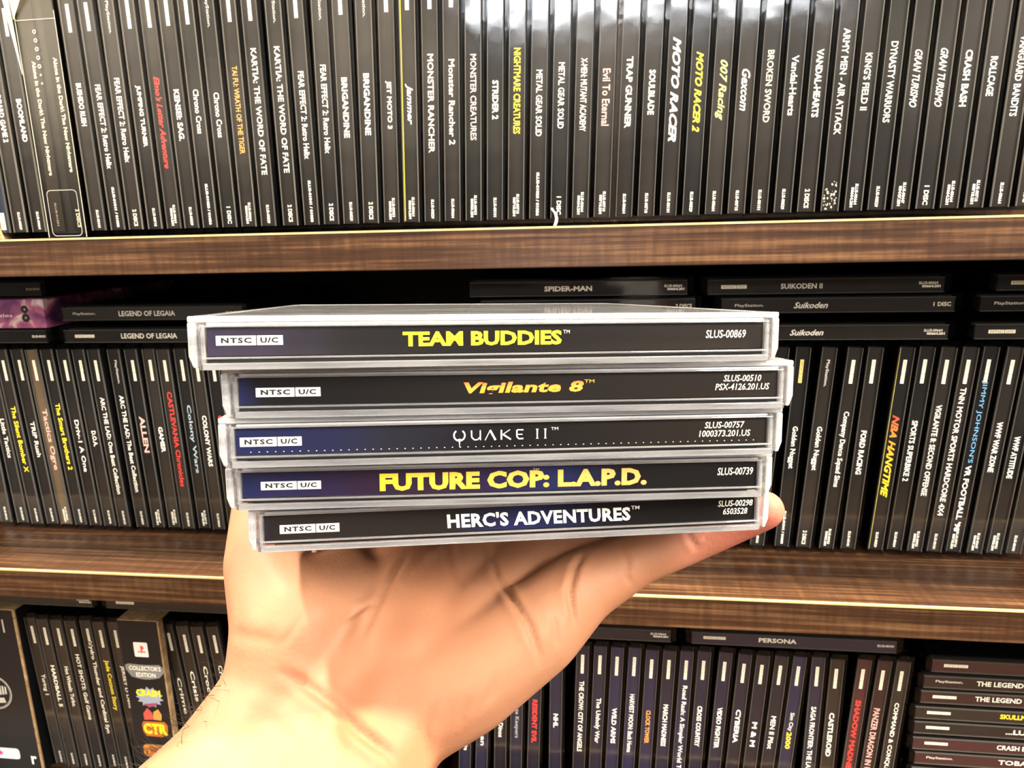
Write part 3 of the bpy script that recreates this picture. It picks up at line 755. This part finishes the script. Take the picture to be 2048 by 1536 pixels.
t = carton('collectors_box', 'black collector\'s edition box with yellow logos and kraft right side, beside the forearm', -328.6, -298.8, RY2 - 6, Z3T, 127.6, 142, .9, 4.5)
w = 29.8
b = bmesh.new(); flat(b, rrect(9.4, 19.6, 100.4, 111.4, .8), -.05, 0)
flat(b, [(14.2, 103), (15.3, 103.6), (15.3, 108.8), (14.2, 109)], -.07, 1)
flat(b, [(15.3, 108.8), (16.6, 107.9), (16.6, 106.4), (15.3, 106)], -.07, 1)
flat(b, [(11.4, 104.1), (14.1, 105.1), (14.1, 104.3), (12.6, 103.6)], -.07, 1)
flat(b, [(15.4, 105.1), (17.9, 104.4), (16.9, 103.5), (15.4, 104.2)], -.07, 1)
obj('maker_logo', b, [ink('white'), plain('red_print', (.75, .08, .05), .5)], t)
b = bmesh.new()
flat(b, [(1, 90.5), (1, 93.8)] + [(1 + (w - 2) * k / 10, 95.2 + 0 * k - 3.4 * abs(0) - .8 * math.sin(math.pi * k / 10)) for k in range(1, 10)] + [(w - 1, 92.5), (w - 1, 89)] + [(w - 2 - (w - 4) * k / 10, 85.8 - 2.6 * math.sin(math.pi * k / 10)) for k in range(1, 10)], -.05, 0)
across_text(b, glyphs("COLLECTOR'S", .02), 3.6, 26.8, 90.0, 93.4, -.07, 1); across_text(b, glyphs('EDITION', .02), 8.2, 22.4, 85.0, 88.4, -.07, 1)
obj('edition_banner', b, [plain('grey_banner', (.20, .20, .19), .5), ink('w')], t)
b = bmesh.new(); pts = []
for k in range(26):
    a = 2 * math.pi * k / 26; r = 1.0 if k % 2 else .74; pts.append((15.6 + 10.4 * r * math.cos(a), 69.5 + 8.2 * r * math.sin(a)))
flat(b, pts, -.05, 0)
across_text(b, glyphs('CRASH', .05), 6.0, 24.0, 70.0, 75.4, -.09, 1)
flat(b, [(10, 64), (21, 65.5), (19, 62.8), (14, 61.8)], -.07, 2)
obj('splash_logo', b, [plain('grey_blue_print', (.30, .34, .42), .5), ink('yellow'), plain('wine_print', (.30, .06, .12), .5)], t)
b = bmesh.new(); flat(b, [(6.6, 47.4), (8, 50.2), (24, 50.6), (26, 47.6), (25, 40), (20, 38.4), (9, 38.6), (7, 42)], -.05, 1)
across_text(b, glyphs('CTR', .06), 7.4, 25.2, 40.2, 49.0, -.08, 0)
flat(b, [(9, 56.6), (12.5, 61), (15.5, 57.6), (17, 52), (9, 51.4)], -.05, 2); flat(b, [(16, 52), (16.6, 58), (20.5, 60.4), (22.6, 56), (21.8, 51.6)], -.06, 3)
obj('race_logo', b, [plain('amber_print', (.95, .60, .02), .45), plain('rust_print', (.42, .12, .02), .5), plain('brick_print', (.5, .08, .06), .5), plain('ochre_print', (.62, .28, .05), .5)], t)
b = bmesh.new(); flat(b, rrect(5, 27, 22, 32, 3), -.05); obj('picture_patch', b, art_mat('gold_brown_art', [(.06, .01, .01), (.30, .08, .02), (.62, .30, .05), (.95, .80, .4)], 160), t)
b = bmesh.new()
t2 = thing('kraft_box', 'narrow kraft cardboard edge at the far left end of the top shelf', 'box', Matrix.Translation(W((-372, RY1 - 2, Z1T + .05))))
box(b, 0, 43, 0, 142, 0, 30); obj('carton', b, kraft, t2)
b = bmesh.new(); prism(b, [(43.0, .2), (45.6, .2), (36.5, 34), (34.5, 34)], -.6, 1.2); obj('flap', b, kraft, t2)

# ------------------------------------------------------------------ the five cases held in the hand
HH = 5.42
RX, RYT = math.radians(-5.86), math.radians(.52)
def held_matrix(c, yaw):
    X0 = Vector((math.cos(RYT), 0, -math.sin(RYT))); Y0 = Vector((0, math.cos(RX), math.sin(RX)))
    Z = X0.cross(Y0).normalized(); Y0 = Z.cross(X0)
    a = math.radians(yaw); X = math.cos(a) * X0 + math.sin(a) * Y0; Y = -math.sin(a) * X0 + math.cos(a) * Y0
    m = Matrix((X, Y, Z)).transposed().to_4x4(); m.translation = W(c); return m
MT['clear'] = hazy_styrene('clear_case_styrene', 0.22)
MT['clear_base'] = hazy_styrene('clear_base_styrene', 0.10)
MT['clear_plate'] = hazy_styrene('clear_plate_styrene', 0.12)
MT['clear_window'] = clear_film('clear_window_styrene', (0.98, 0.98, 0.98), 0.7, 0.08, 0.05, 40.0, 0.0)
MT['cover'] = art_mat('dark_cover_art', [(.01, .01, .02), (.02, .03, .07), (.05, .06, .08), (.02, .02, .05)], 22)
def held_card_reflection(name, reflection_stops):  # black card with a soft blue reflection painted into its colour
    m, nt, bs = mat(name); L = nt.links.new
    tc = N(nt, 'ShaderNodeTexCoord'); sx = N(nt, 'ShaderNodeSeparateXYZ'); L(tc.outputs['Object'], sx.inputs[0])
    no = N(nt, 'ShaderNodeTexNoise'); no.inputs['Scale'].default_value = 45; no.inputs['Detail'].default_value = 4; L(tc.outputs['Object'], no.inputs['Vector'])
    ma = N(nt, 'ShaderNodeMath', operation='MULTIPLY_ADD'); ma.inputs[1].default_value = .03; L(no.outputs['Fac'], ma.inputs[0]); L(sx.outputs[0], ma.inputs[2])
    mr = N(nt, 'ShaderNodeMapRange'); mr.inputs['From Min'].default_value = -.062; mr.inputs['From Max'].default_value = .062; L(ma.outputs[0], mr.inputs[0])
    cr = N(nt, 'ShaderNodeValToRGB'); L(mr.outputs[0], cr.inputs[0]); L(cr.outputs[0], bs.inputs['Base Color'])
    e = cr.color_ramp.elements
    st = reflection_stops
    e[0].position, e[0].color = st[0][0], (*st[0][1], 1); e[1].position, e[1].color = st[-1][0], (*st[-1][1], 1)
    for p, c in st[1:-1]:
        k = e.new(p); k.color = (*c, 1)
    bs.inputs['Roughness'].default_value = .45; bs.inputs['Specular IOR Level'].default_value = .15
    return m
NV, BK, BR_, PU = (.009, .012, .052), (.005, .004, .004), (.012, .009, .007), (.018, .008, .022)  # reflection tones and the card's own black
CARD_REFLECTIONS = [[(0, (.02, .02, .055)), (.22, (.028, .022, .038)), (.34, (.012, .011, .012)), (.6, BK), (1, BR_)], [(0, NV), (.16, NV), (.22, BK), (1, BR_)], [(0, NV), (.2, NV), (.4, (.012, .012, .02)), (.6, BK), (1, BR_)],
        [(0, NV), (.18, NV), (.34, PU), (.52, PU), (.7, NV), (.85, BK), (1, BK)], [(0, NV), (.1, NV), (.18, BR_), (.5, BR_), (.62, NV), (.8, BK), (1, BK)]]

def held_case(i, c, yaw, label):
    t = thing('game_case', label, 'game case', held_matrix(c, yaw), 'five cases held in the hand')
    H = HH
    b = bmesh.new()                                          # lid: plate, side walls, hinge ears
    box(b, -59.6, 59.6, 5, 140.6, H - 1.25, H - .05, 1)      # clear top; the hazier rim imitates its lit edges
    box(b, -62.5, 62.5, .9, 5, H - 1.25, H); box(b, -62.5, 62.5, 140.6, 142, H - 1.25, H)
    for s in (-62.5, 59.6): box(b, s, s + 2.9, 5, 140.6, H - 1.25, H)
    for s in (-1, 1):
        xa, xb = sorted((s * 62.5, s * 61.3)); box(b, xa, xb, 9, 141, -3.2, H - 1.25)
        prism(b, [(s * 62.5, H - 1.25), (s * 62.5, -2.6), (s * 61.7, -4.9), (s * 60.9, -4.9), (s * 60.9, H - 1.25)], .7, 9.0)
        prism(b, [(s * 60.9, H - 1.6), (s * 60.9, -4.2), (s * 60.1, -4.2), (s * 60.1, H - 1.6)], 2.2, 8.0)
    box(b, -58.8, 58.8, .35, 1.0, H - 1.9, H - 1.3)          # ridge under the front lip
    obj('lid', b, [MT['clear'], MT['clear_plate']], t, bevel=.35)
    b = bmesh.new()                                          # base: plate, rails, end posts
    box(b, -60.6, 60.6, 1.0, 141.5, -H, -H + 1.2)
    box(b, -59.8, 59.8, .2, 1.0, -H + .1, -H + 1.5); box(b, -59.8, 59.8, .05, .75, -3.15, -2.75); box(b, -59.8, 59.8, .2, .9, 3.25, 3.55)
    for s in (-1, 1):
        xa, xb = sorted((s * 59.9, s * 59.2)); box(b, xa, xb, .1, 1.2, -H + 1.5, 3.6)
        xa, xb = sorted((s * 59.9, s * 59.3)); box(b, xa, xb, 1.3, 7, -H + 1.25, 2.6)
    bmesh.ops.recalc_face_normals(b, faces=b.faces[:])
    for f in b.faces:
        if f.calc_center_median().z / MM < -H + 1.25 and f.calc_center_median().y / MM >= .99: f.material_index = 1
    obj('base', b, [MT['clear_base'], MT['clear_plate']], t, bevel=.18)
    b = bmesh.new(); box(b, -59.2, 59.2, .3, .9, -2.75, 3.25); obj('spine_window', b, MT['clear_window'], t)
    b = bmesh.new(); box(b, -59.1, 59.1, 1.75, 140, -3.9, 2.6); box(b, -57, 57, 1.75, 20, -4.1, -3.9); obj('tray', b, MT['tray'], t)
    b = bmesh.new(); box(b, -58.5, 58.5, 4, 139, 2.8, 3.9); obj('booklet', b, MT['cover'], t)
    b = bmesh.new(); box(b, -58.9, 58.9, 1.15, 1.45, -2.6, 3.15)
    card = obj('spine_card', b, held_card_reflection('held_spine_card', CARD_REFLECTIONS[i]), t)
    return t, card
PYH = 1.10
HELD = [((-23.08, 151.56, -25.35), 15.63, 'clear case with yellow title, topmost of the five held in the hand'),
        ((-19.9, 154.88, -36.67), 13.11, 'clear case with orange title, second from top in the held stack'),
        ((-21.61, 154.6, -47.56), 13.47, 'clear case with thin silver title, third and middle of the held stack'),
        ((-23.32, 157.54, -58.80), 12.22, 'clear case with large amber title, fourth from top in the held stack'),
        ((-21.2, 162.82, -70.32), 14.87, 'clear case with white title, lowest, resting on the palm and fingers')]
MT['grad_amber'] = gradient_ink('printed_amber', [(0.0, (.80, .50, .02)), (.5, (.78, .42, .06)), (1.0, (.76, .33, .09))], 0)
MT['grad_orange'] = gradient_ink('printed_orange', [(0.0, (.80, .28, .02)), (.6, (.82, .34, .03)), (1.0, (.75, .17, .03))], 2)
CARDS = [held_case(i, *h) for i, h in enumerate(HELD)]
def region(card, x0, x1, z0, z1):
    b = bmesh.new(); flat(b, [(x0, z0), (x1, z0), (x1, z1), (x0, z1)], PYH, 0)
    w, h = x1 - x0, z1 - z0
    across_text(b, glyphs('NTSC', .045, 0, 'LEFT', 1.2), x0 + .075 * w, x0 + .53 * w, z0 + .22 * h, z1 - .2 * h, PYH - .03, 1)
    across_text(b, glyphs('U/C', .045, 0, 'LEFT', 1.15), x0 + .66 * w, x0 + .93 * w, z0 + .22 * h, z1 - .2 * h, PYH - .03, 1)
    flat(b, [(x0 + .596 * w, z0), (x0 + .61 * w, z0), (x0 + .61 * w, z1), (x0 + .596 * w, z1)], PYH - .03, 1)
    obj('region_mark', b, [ink('white'), ink('dark')], card)
def word(card, name, body, x0, x1, z0, z1, m, bold=.0, shear=0., align='LEFT', space=1.0):
    b = bmesh.new(); across_text(b, glyphs(body, bold, shear, align, space), x0, x1, z0, z1, PYH); return obj(name, b, m, card)
cs = [c for _, c in CARDS]
region(cs[0], -58.4 + 1.2, -44.2, -.45, 1.5); region(cs[1], -55.6, -42.2, -.95, 1.0); region(cs[2], -58.2, -45.3, -.85, 1.15); region(cs[3], -55.0, -41.8, -1.0, .9); region(cs[4], -55.6, -42.2, -1.35, .7)
word(cs[0], 'title', 'TEAM BUDDIES', -20.2, 13.4, -1.15, 1.95, ink('yellow'), .042, 0, 'LEFT', 1.0)
word(cs[0], 'trademark', 'TM', 13.7, 15.1, 1.2, 1.95, ink('white'), .0)
word(cs[0], 'serial_code', 'SLUS-00869', 45.6, 54.9, -.2, 1.6, ink('cream'), .012, .12)
word(cs[1], 'title', 'Vigilante 8', -11.8, 14.6, -1.6, 1.55, MT['grad_orange'], .04, .18, 'LEFT', 1.05)
word(cs[1], 'trademark', 'TM', 14.7, 16.9, 1.05, 1.75, ink('orange'), .0)
word(cs[1], 'serial_code', 'SLUS-00510\nPSX-4126.201.US', 44.4, 57.0, -1.1, 2.3, ink('cream'), .012, .2, 'CENTER')
word(cs[3], 'title', 'FUTURE COP: L.A.P.D.', -28.8, 32.6, -1.95, 2.2, MT['grad_amber'], .055, 0, 'LEFT', 1.03)
word(cs[3], 'trademark', 'TM', 6.0, 7.4, 2.1, 2.6, ink('dim'), .0)
word(cs[3], 'serial_code', 'SLUS-00739', 49.4, 58.0, -.1, 1.7, ink('cream'), .012, .15)
word(cs[4], 'title', "HERC'S ADVENTURES", -17.4, 27.2, -1.75, 1.75, ink('white'), .038, -.06, 'LEFT', 1.06)
word(cs[4], 'trademark', 'TM', 27.3, 29.4, 1.0, 1.9, ink('white'), .02)
word(cs[4], 'serial_code', 'SLUS-00298\n6503528', 49.4, 58.4, -1.3, 2.3, ink('cream'), .012, .15, 'CENTER')
word(cs[2], 'trademark', 'TM', 8.9, 10.5, 1.3, 1.95, ink('white'), .0)
word(cs[2], 'serial_code', 'SLUS-00757\n1000373.201.US', 42.9, 55.0, -1.1, 2.35, ink('cream'), .012, .15, 'CENTER')
# the thin spiked lettering of the middle case, drawn stroke by stroke
def stroke(b, pts, w0, w1=None):
    w1 = w0 if w1 is None else w1; n = len(pts)
    for k in range(n - 1):
        (xa, za), (xb, zb) = pts[k], pts[k + 1]; L_ = math.hypot(xb - xa, zb - za) or 1e-6
        nx, nz = -(zb - za) / L_, (xb - xa) / L_
        wa, wb = (w0 + (w1 - w0) * k / (n - 1)) / 2, (w0 + (w1 - w0) * (k + 1) / (n - 1)) / 2
        flat(b, [(xa + nx * wa, za + nz * wa), (xb + nx * wb, zb + nz * wb), (xb - nx * wb, zb - nz * wb), (xa - nx * wa, za - nz * wa)], PYH)
b = bmesh.new(); X = -12.7
arc = lambda cx, cz, r, a0, a1, n=14: [(cx + r * math.cos(math.radians(a0 + (a1 - a0) * k / n)), cz + r * math.sin(math.radians(a0 + (a1 - a0) * k / n))) for k in range(n + 1)]
stroke(b, arc(X + 1.25, .55, 1.2, 125, 415, 22), .34); stroke(b, [(X + .5, .0 - .45), (X + 1.25, .1 - .55), (X + 2.0, -.45)], .3)
stroke(b, [(X + 1.25, -.2), (X + 1.25, -2.1)], .42, .05)
stroke(b, [(X + 3.9, 1.6), (X + 3.95, .1), (X + 4.5, -.5), (X + 5.2, -.5), (X + 5.8, .1)], .30, .22); stroke(b, [(X + 5.85, 1.6), (X + 5.85, -.6)], .26)
stroke(b, [(X + 6.9, -.65), (X + 8.05, 1.6)], .18); stroke(b, [(X + 8.0, 1.6), (X + 9.2, -.65)], .44)
stroke(b, [(X + 10.5, 1.6), (X + 10.5, -.6)], .34); stroke(b, [(X + 12.4, 1.6), (X + 10.8, .55)], .18); stroke(b, [(X + 10.9, .55), (X + 12.6, -.6)], .36)
stroke(b, [(X + 15.4, 1.5), (X + 14.1, 1.55), (X + 13.9, .9)], .26); stroke(b, [(X + 13.95, 1.5), (X + 13.95, 0), (X + 14.4, -.5), (X + 15.4, -.45)], .3); stroke(b, [(X + 14.0, .5), (X + 15.2, .5)], .2)
stroke(b, [(X + 18.5, 1.6), (X + 18.5, -.5)], .36, .26); stroke(b, [(X + 20.3, 1.6), (X + 20.3, -.5)], .36, .26)
stroke(b, [(X + 18.2, -.5), (X + 18.8, -.5)], .12); stroke(b, [(X + 20.0, -.5), (X + 20.6, -.5)], .12); stroke(b, [(X + 18.2, 1.6), (X + 18.8, 1.6)], .12); stroke(b, [(X + 20.0, 1.6), (X + 20.6, 1.6)], .12)
obj('title', b, ink('white'), cs[2])
b = bmesh.new()                                              # perforation dots along the card's lower fold
for k in range(66):
    x = -56 + k * 1.72; flat(b, [(x - .18, -2.05), (x, -1.93), (x + .18, -2.05), (x, -2.17)], PYH)
obj('perforation', b, ink('white'), cs[2])

# ------------------------------------------------------------------ the hand
def ball_chain(bm, nodes):
    for (p0, r0), (p1, r1) in zip(nodes[:-1], nodes[1:]):
        p0, p1 = Vector(p0), Vector(p1); n = max(2, int((p1 - p0).length / 2.2))
        for k in range(n + 1):
            u = k / n; c = p0.lerp(p1, u) * MM; r = (r0 + (r1 - r0) * u) * MM
            bmesh.ops.create_icosphere(bm, subdivisions=2, radius=r, matrix=Matrix.Translation(c))
hb = bmesh.new()
# forearm and wrist
ball_chain(hb, [((-106.5, 122.0, -145.8), 21), ((-93.6, 150.0, -135.8), 18.5), ((-86.8, 165.0, -122.8), 16), ((-85.3, 173.0, -107.5), 17.5)])
ball_chain(hb, [((-90.3, 128.0, -150.4), 22), ((-75.7, 154.0, -135.2), 19.5), ((-69.6, 169.0, -124.5), 17), ((-66.3, 178.0, -115.6), 15)])
ball_chain(hb, [((-72.1, 134.0, -146.4), 21), ((-58.7, 168.0, -128.0), 18.5), ((-38.7, 173.0, -121.1), 15.2)])
# thumb side
ball_chain(hb, [((-85.3, 173.0, -107.5), 17.5), ((-98.4, 183.0, -95.2), 11), ((-111, 212, -87), 9.8), ((-117, 236, -77), 8.0)])
ball_chain(hb, [((-85.3, 173.0, -107.5), 17.5), ((-76.4, 188.0, -104.7), 13)])
# palm rays to the finger roots
ball_chain(hb, [((-77.3, 172.0, -118.6), 16), ((-77.3, 190.0, -107.4), 13), ((-84, 216, -98), 11), ((-80, 255, -95.2), 9), ((-70, 292, -98.6), 7.6)])
ball_chain(hb, [((-65.6, 175.0, -118.3), 16), ((-65.1, 189.0, -111.1), 14), ((-61, 224, -101), 11.5), ((-52, 266, -96.4), 9.2), ((-42, 308, -100.5), 7.8)])
ball_chain(hb, [((-52.9, 175.0, -119.1), 16), ((-51.2, 187.0, -112.4), 14), ((-47.6, 198.0, -108.8), 12.5), ((-35, 215, -101.5), 11.5), ((-16, 250, -94.6), 8.8), ((4, 288, -97.2), 7.5)])
ball_chain(hb, [((-52.8, 174.0, -123.0), 16), ((-40.5, 184.0, -114.8), 14), ((-32.0, 195.0, -109.7), 12), ((-22, 208, -102), 11), ((-8, 208, -97.2), 9.2), ((6, 216, -94.0), 7.6)])
# little-finger edge of the palm and the little finger up to the corner of the lowest case
ball_chain(hb, [((-38.7, 173.0, -121.1), 15.2), ((-20.2, 182.0, -110.6), 13.2), ((-8.5, 192, -103), 10.8), ((7.1, 200, -97.6), 8.2), ((24.1, 204, -92.2), 7.1), ((35, 202, -86), 6.4), ((42.2, 199, -81), 5.9)])

me0 = bpy.data.meshes.new('person'); hb.to_mesh(me0); hb.free()
hand = bpy.data.objects.new('person', me0); COL.objects.link(hand)
md = hand.modifiers.new('r', 'REMESH'); md.mode = 'VOXEL'; md.voxel_size = .0009; md.use_smooth_shade = True
md = hand.modifiers.new('s', 'SMOOTH'); md.factor = .5; md.iterations = 40
bpy.context.view_layer.update()
me = bpy.data.meshes.new_from_object(hand.evaluated_get(bpy.context.evaluated_depsgraph_get()))
hand.modifiers.clear(); hand.data = me; bpy.data.meshes.remove(me0); me.name = 'person'
nv = len(me.vertices)
co = np.empty(nv * 3, 'f4'); me.vertices.foreach_get('co', co); co = co.reshape(-1, 3).astype('f8') / MM
no = np.empty(nv * 3, 'f4'); me.vertices.foreach_get('normal', no); no = no.reshape(-1, 3).astype('f8')
# creases: polylines over the palm side (mm), pulled on to the skin and pressed in
bv = BVHTree.FromPolygons([Vector(c) for c in co], [tuple(p.vertices) for p in me.polygons])
disp = np.zeros(nv)
def press(pts, width, depth):
    P = [np.array(p, 'f8') for p in pts]; S = []
    for a_, b_ in zip(P[:-1], P[1:]):
        n = max(2, int(np.linalg.norm(b_ - a_) / .7))
        for k in range(n): S.append(a_ + (b_ - a_) * k / n)
    S.append(P[-1]); T_ = []
    for s in S:
        h = bv.ray_cast(Vector((0, 0, 0)), Vector(s).normalized())
        if h[0] is not None: T_.append(h[0][:])
    if not T_: return
    T_ = np.array(T_); n = len(T_)
    d = np.full(nv, 1e9); taper = np.zeros(nv)
    for k in range(n):
        dk = np.linalg.norm(co - T_[k], axis=1); m_ = dk < d
        d[m_] = dk[m_]; taper[m_] = min(1, (k + 1) / (n * .25), (n - k) / (n * .25))
    global disp
    disp = disp - depth * taper * np.exp(-(d / width) ** 2) + .35 * depth * taper * np.exp(-((d - 2.2 * width) / (1.2 * width)) ** 2)
press([(-53.8, 180.0, -87.9), (-58.3, 180.0, -94.4), (-63.6, 180.0, -103.4), (-66.9, 180.0, -109.9), (-70.0, 180.0, -116.3)], 0.9, 0.9)
press([(-64.6, 180.0, -103.5), (-69.5, 180.0, -106.2), (-74.4, 180.0, -109.5)], 0.8, 0.6)
press([(-32.6, 180.0, -84.6), (-30.2, 180.0, -94.5), (-26.4, 180.0, -100.6), (-22.1, 180.0, -108.0), (-19.4, 180.0, -116.7), (-18.8, 180.0, -120.3)], 0.9, 1.2)
press([(-42.3, 180.0, -85.6), (-41.1, 180.0, -93.7), (-39.8, 180.0, -98.7)], 0.9, 0.5)
press([(-6.0, 180.0, -85.0), (-9.3, 180.0, -91.0), (-10.8, 180.0, -97.9), (-9.9, 180.0, -104.1), (-9.4, 180.0, -109.4)], 0.9, 1.1)
press([(2.4, 180.0, -83.3), (4.4, 180.0, -88.9), (4.2, 180.0, -93.0), (5.9, 180.0, -95.5)], 0.8, 0.6)
press([(19.1, 180.0, -79.3), (20.1, 180.0, -81.8), (21.8, 180.0, -84.0)], 0.8, 0.6)
press([(-15.3, 180.0, -105.4), (-13.9, 180.0, -114.1)], 0.9, 0.5)
press([(-96.0, 180.0, -126.3), (-88.6, 180.0, -130.1), (-79.3, 180.0, -137.2), (-72.8, 180.0, -145.0), (-63.0, 180.0, -152.8), (-60.8, 180.0, -156.7)], 1.2, 1.3)
press([(-85.5, 180.0, -107.9), (-89.7, 180.0, -113.7), (-94.2, 180.0, -119.7)], 0.9, 0.25)
press([(-108.4, 180.0, -138.2), (-99.6, 180.0, -143.5), (-91.2, 180.0, -153.0)], 1.3, 0.3)
press([(-111.8, 180.0, -114.6), (-102.9, 180.0, -116.5), (-93.9, 180.0, -117.6)], 1.5, 0.3)
press([(-49.1, 180.0, -132.5), (-52.3, 180.0, -143.3), (-53.3, 180.0, -150.0)], 1.0, 0.35)
press([(-39.0, 180.0, -132.6), (-42.3, 180.0, -141.7)], 0.9, 0.3)
press([(-31.6, 180.0, -121.1), (-32.5, 180.0, -129.0), (-36.3, 180.0, -135.6)], 1.0, 0.3)

co2 = (co + no * disp[:, None]) * MM
me.vertices.foreach_set('co', co2.astype('f4').ravel())
for p in me.polygons: p.use_smooth = True
me.update()
hand.location = W((0, 0, 0))
tag(hand, 'bare left hand and forearm, palm up, carrying the stack of five cases', 'person')
m, nt, bs = mat('skin'); L = nt.links.new
tc = N(nt, 'ShaderNodeTexCoord')
n1 = N(nt, 'ShaderNodeTexNoise'); n1.inputs['Scale'].default_value = 28; n1.inputs['Detail'].default_value = 5; L(tc.outputs['Object'], n1.inputs['Vector'])
cr = N(nt, 'ShaderNodeValToRGB'); e = cr.color_ramp.elements
e[0].position = .3; e[0].color = (.25, .104, .052, 1); e[1].position = .72; e[1].color = (.30, .142, .075, 1)
L(n1.outputs['Fac'], cr.inputs[0])
# fingertip of the little finger is redder
gm = N(nt, 'ShaderNodeVectorMath', operation='DISTANCE'); gm.inputs[1].default_value = (.040, .199, -.083); L(tc.outputs['Object'], gm.inputs[0])
mr = N(nt, 'ShaderNodeMapRange'); mr.inputs['From Min'].default_value = .006; mr.inputs['From Max'].default_value = .03; mr.inputs['To Min'].default_value = .75; mr.inputs['To Max'].default_value = 0; L(gm.outputs['Value'], mr.inputs[0])
mx = N(nt, 'ShaderNodeMix', data_type='RGBA'); L(mr.outputs[0], mx.inputs[0]); L(cr.outputs[0], mx.inputs[6]); mx.inputs[7].default_value = (.36, .095, .07, 1)
L(mx.outputs[2], bs.inputs['Base Color'])
n2 = N(nt, 'ShaderNodeTexNoise'); n2.inputs['Scale'].default_value = 420; n2.inputs['Detail'].default_value = 4; L(tc.outputs['Object'], n2.inputs['Vector'])
v2 = N(nt, 'ShaderNodeTexVoronoi'); v2.inputs['Scale'].default_value = 900; L(tc.outputs['Object'], v2.inputs['Vector'])
ad = N(nt, 'ShaderNodeMath', operation='MULTIPLY_ADD'); ad.inputs[1].default_value = .4; L(v2.outputs['Distance'], ad.inputs[0]); L(n2.outputs['Fac'], ad.inputs[2])
bp = N(nt, 'ShaderNodeBump'); bp.inputs['Strength'].default_value = .25; bp.inputs['Distance'].default_value = .0004; L(ad.outputs[0], bp.inputs['Height']); L(bp.outputs[0], bs.inputs['Normal'])
bs.inputs['Roughness'].default_value = .62; bs.inputs['Specular IOR Level'].default_value = .25
bs.inputs['Subsurface Weight'].default_value = .2; bs.inputs['Subsurface Radius'].default_value = (1.0, .35, .2); bs.inputs['Subsurface Scale'].default_value = .003
me.materials.clear(); me.materials.append(m)

# dark hairs along the forearm's outer edge
b = bmesh.new(); rnd = random.Random(3)
bv2 = BVHTree.FromPolygons([Vector(c) for c in co2 / MM], [tuple(p.vertices) for p in me.polygons])
def hair(root, d, L_, r, curl):
    d = Vector(d).normalized(); side = d.cross(Vector((0, 1, 0))).normalized(); ring0 = None; p = Vector(root)
    for k in range(7):
        u = k / 6; rr = r * (1 - .8 * u) + .004
        ring = [b.verts.new((p + rr * (math.cos(a) * side + math.sin(a) * Vector((0, 1, 0)))) * MM) for a in (0, 2.09, 4.19)]
        if ring0:
            for q in range(3): b.faces.new((ring0[q], ring0[(q + 1) % 3], ring[(q + 1) % 3], ring[q]))
        ring0 = ring
        d = (d + curl * side * .22).normalized(); side = d.cross(Vector((0, 1, 0))).normalized(); p = p + d * L_ / 6
for k in range(210):
    z = rnd.uniform(-138, -113); edge = k < 160
    org = Vector((-260, rnd.uniform(136, 174), z)); h = bv2.ray_cast(org, Vector((1, 0, 0))) if edge else bv2.ray_cast(Vector((rnd.uniform(-128, -96), 60, z - 4)), Vector((0, 1, 0)))
    if h[0] is None or h[0].x > -92: continue
    nrm = h[1]
    dd = (nrm * (.9 if edge else .35) + Vector((rnd.uniform(-.2, .5), rnd.uniform(-.4, .1), rnd.uniform(-.9, .5)))) if edge else (nrm * .25 + Vector((rnd.uniform(-.25, .25), 0, -1)))
    hair(h[0] - nrm * .2, dd, rnd.uniform(4, 9), rnd.uniform(.06, .09), rnd.uniform(-1.2, 1.2))
hr = obj('arm_hair', b, plain('dark_hair', (.012, .008, .006), .35), hand); tag(hr, 'dark hairs on the forearm', kind='stuff')
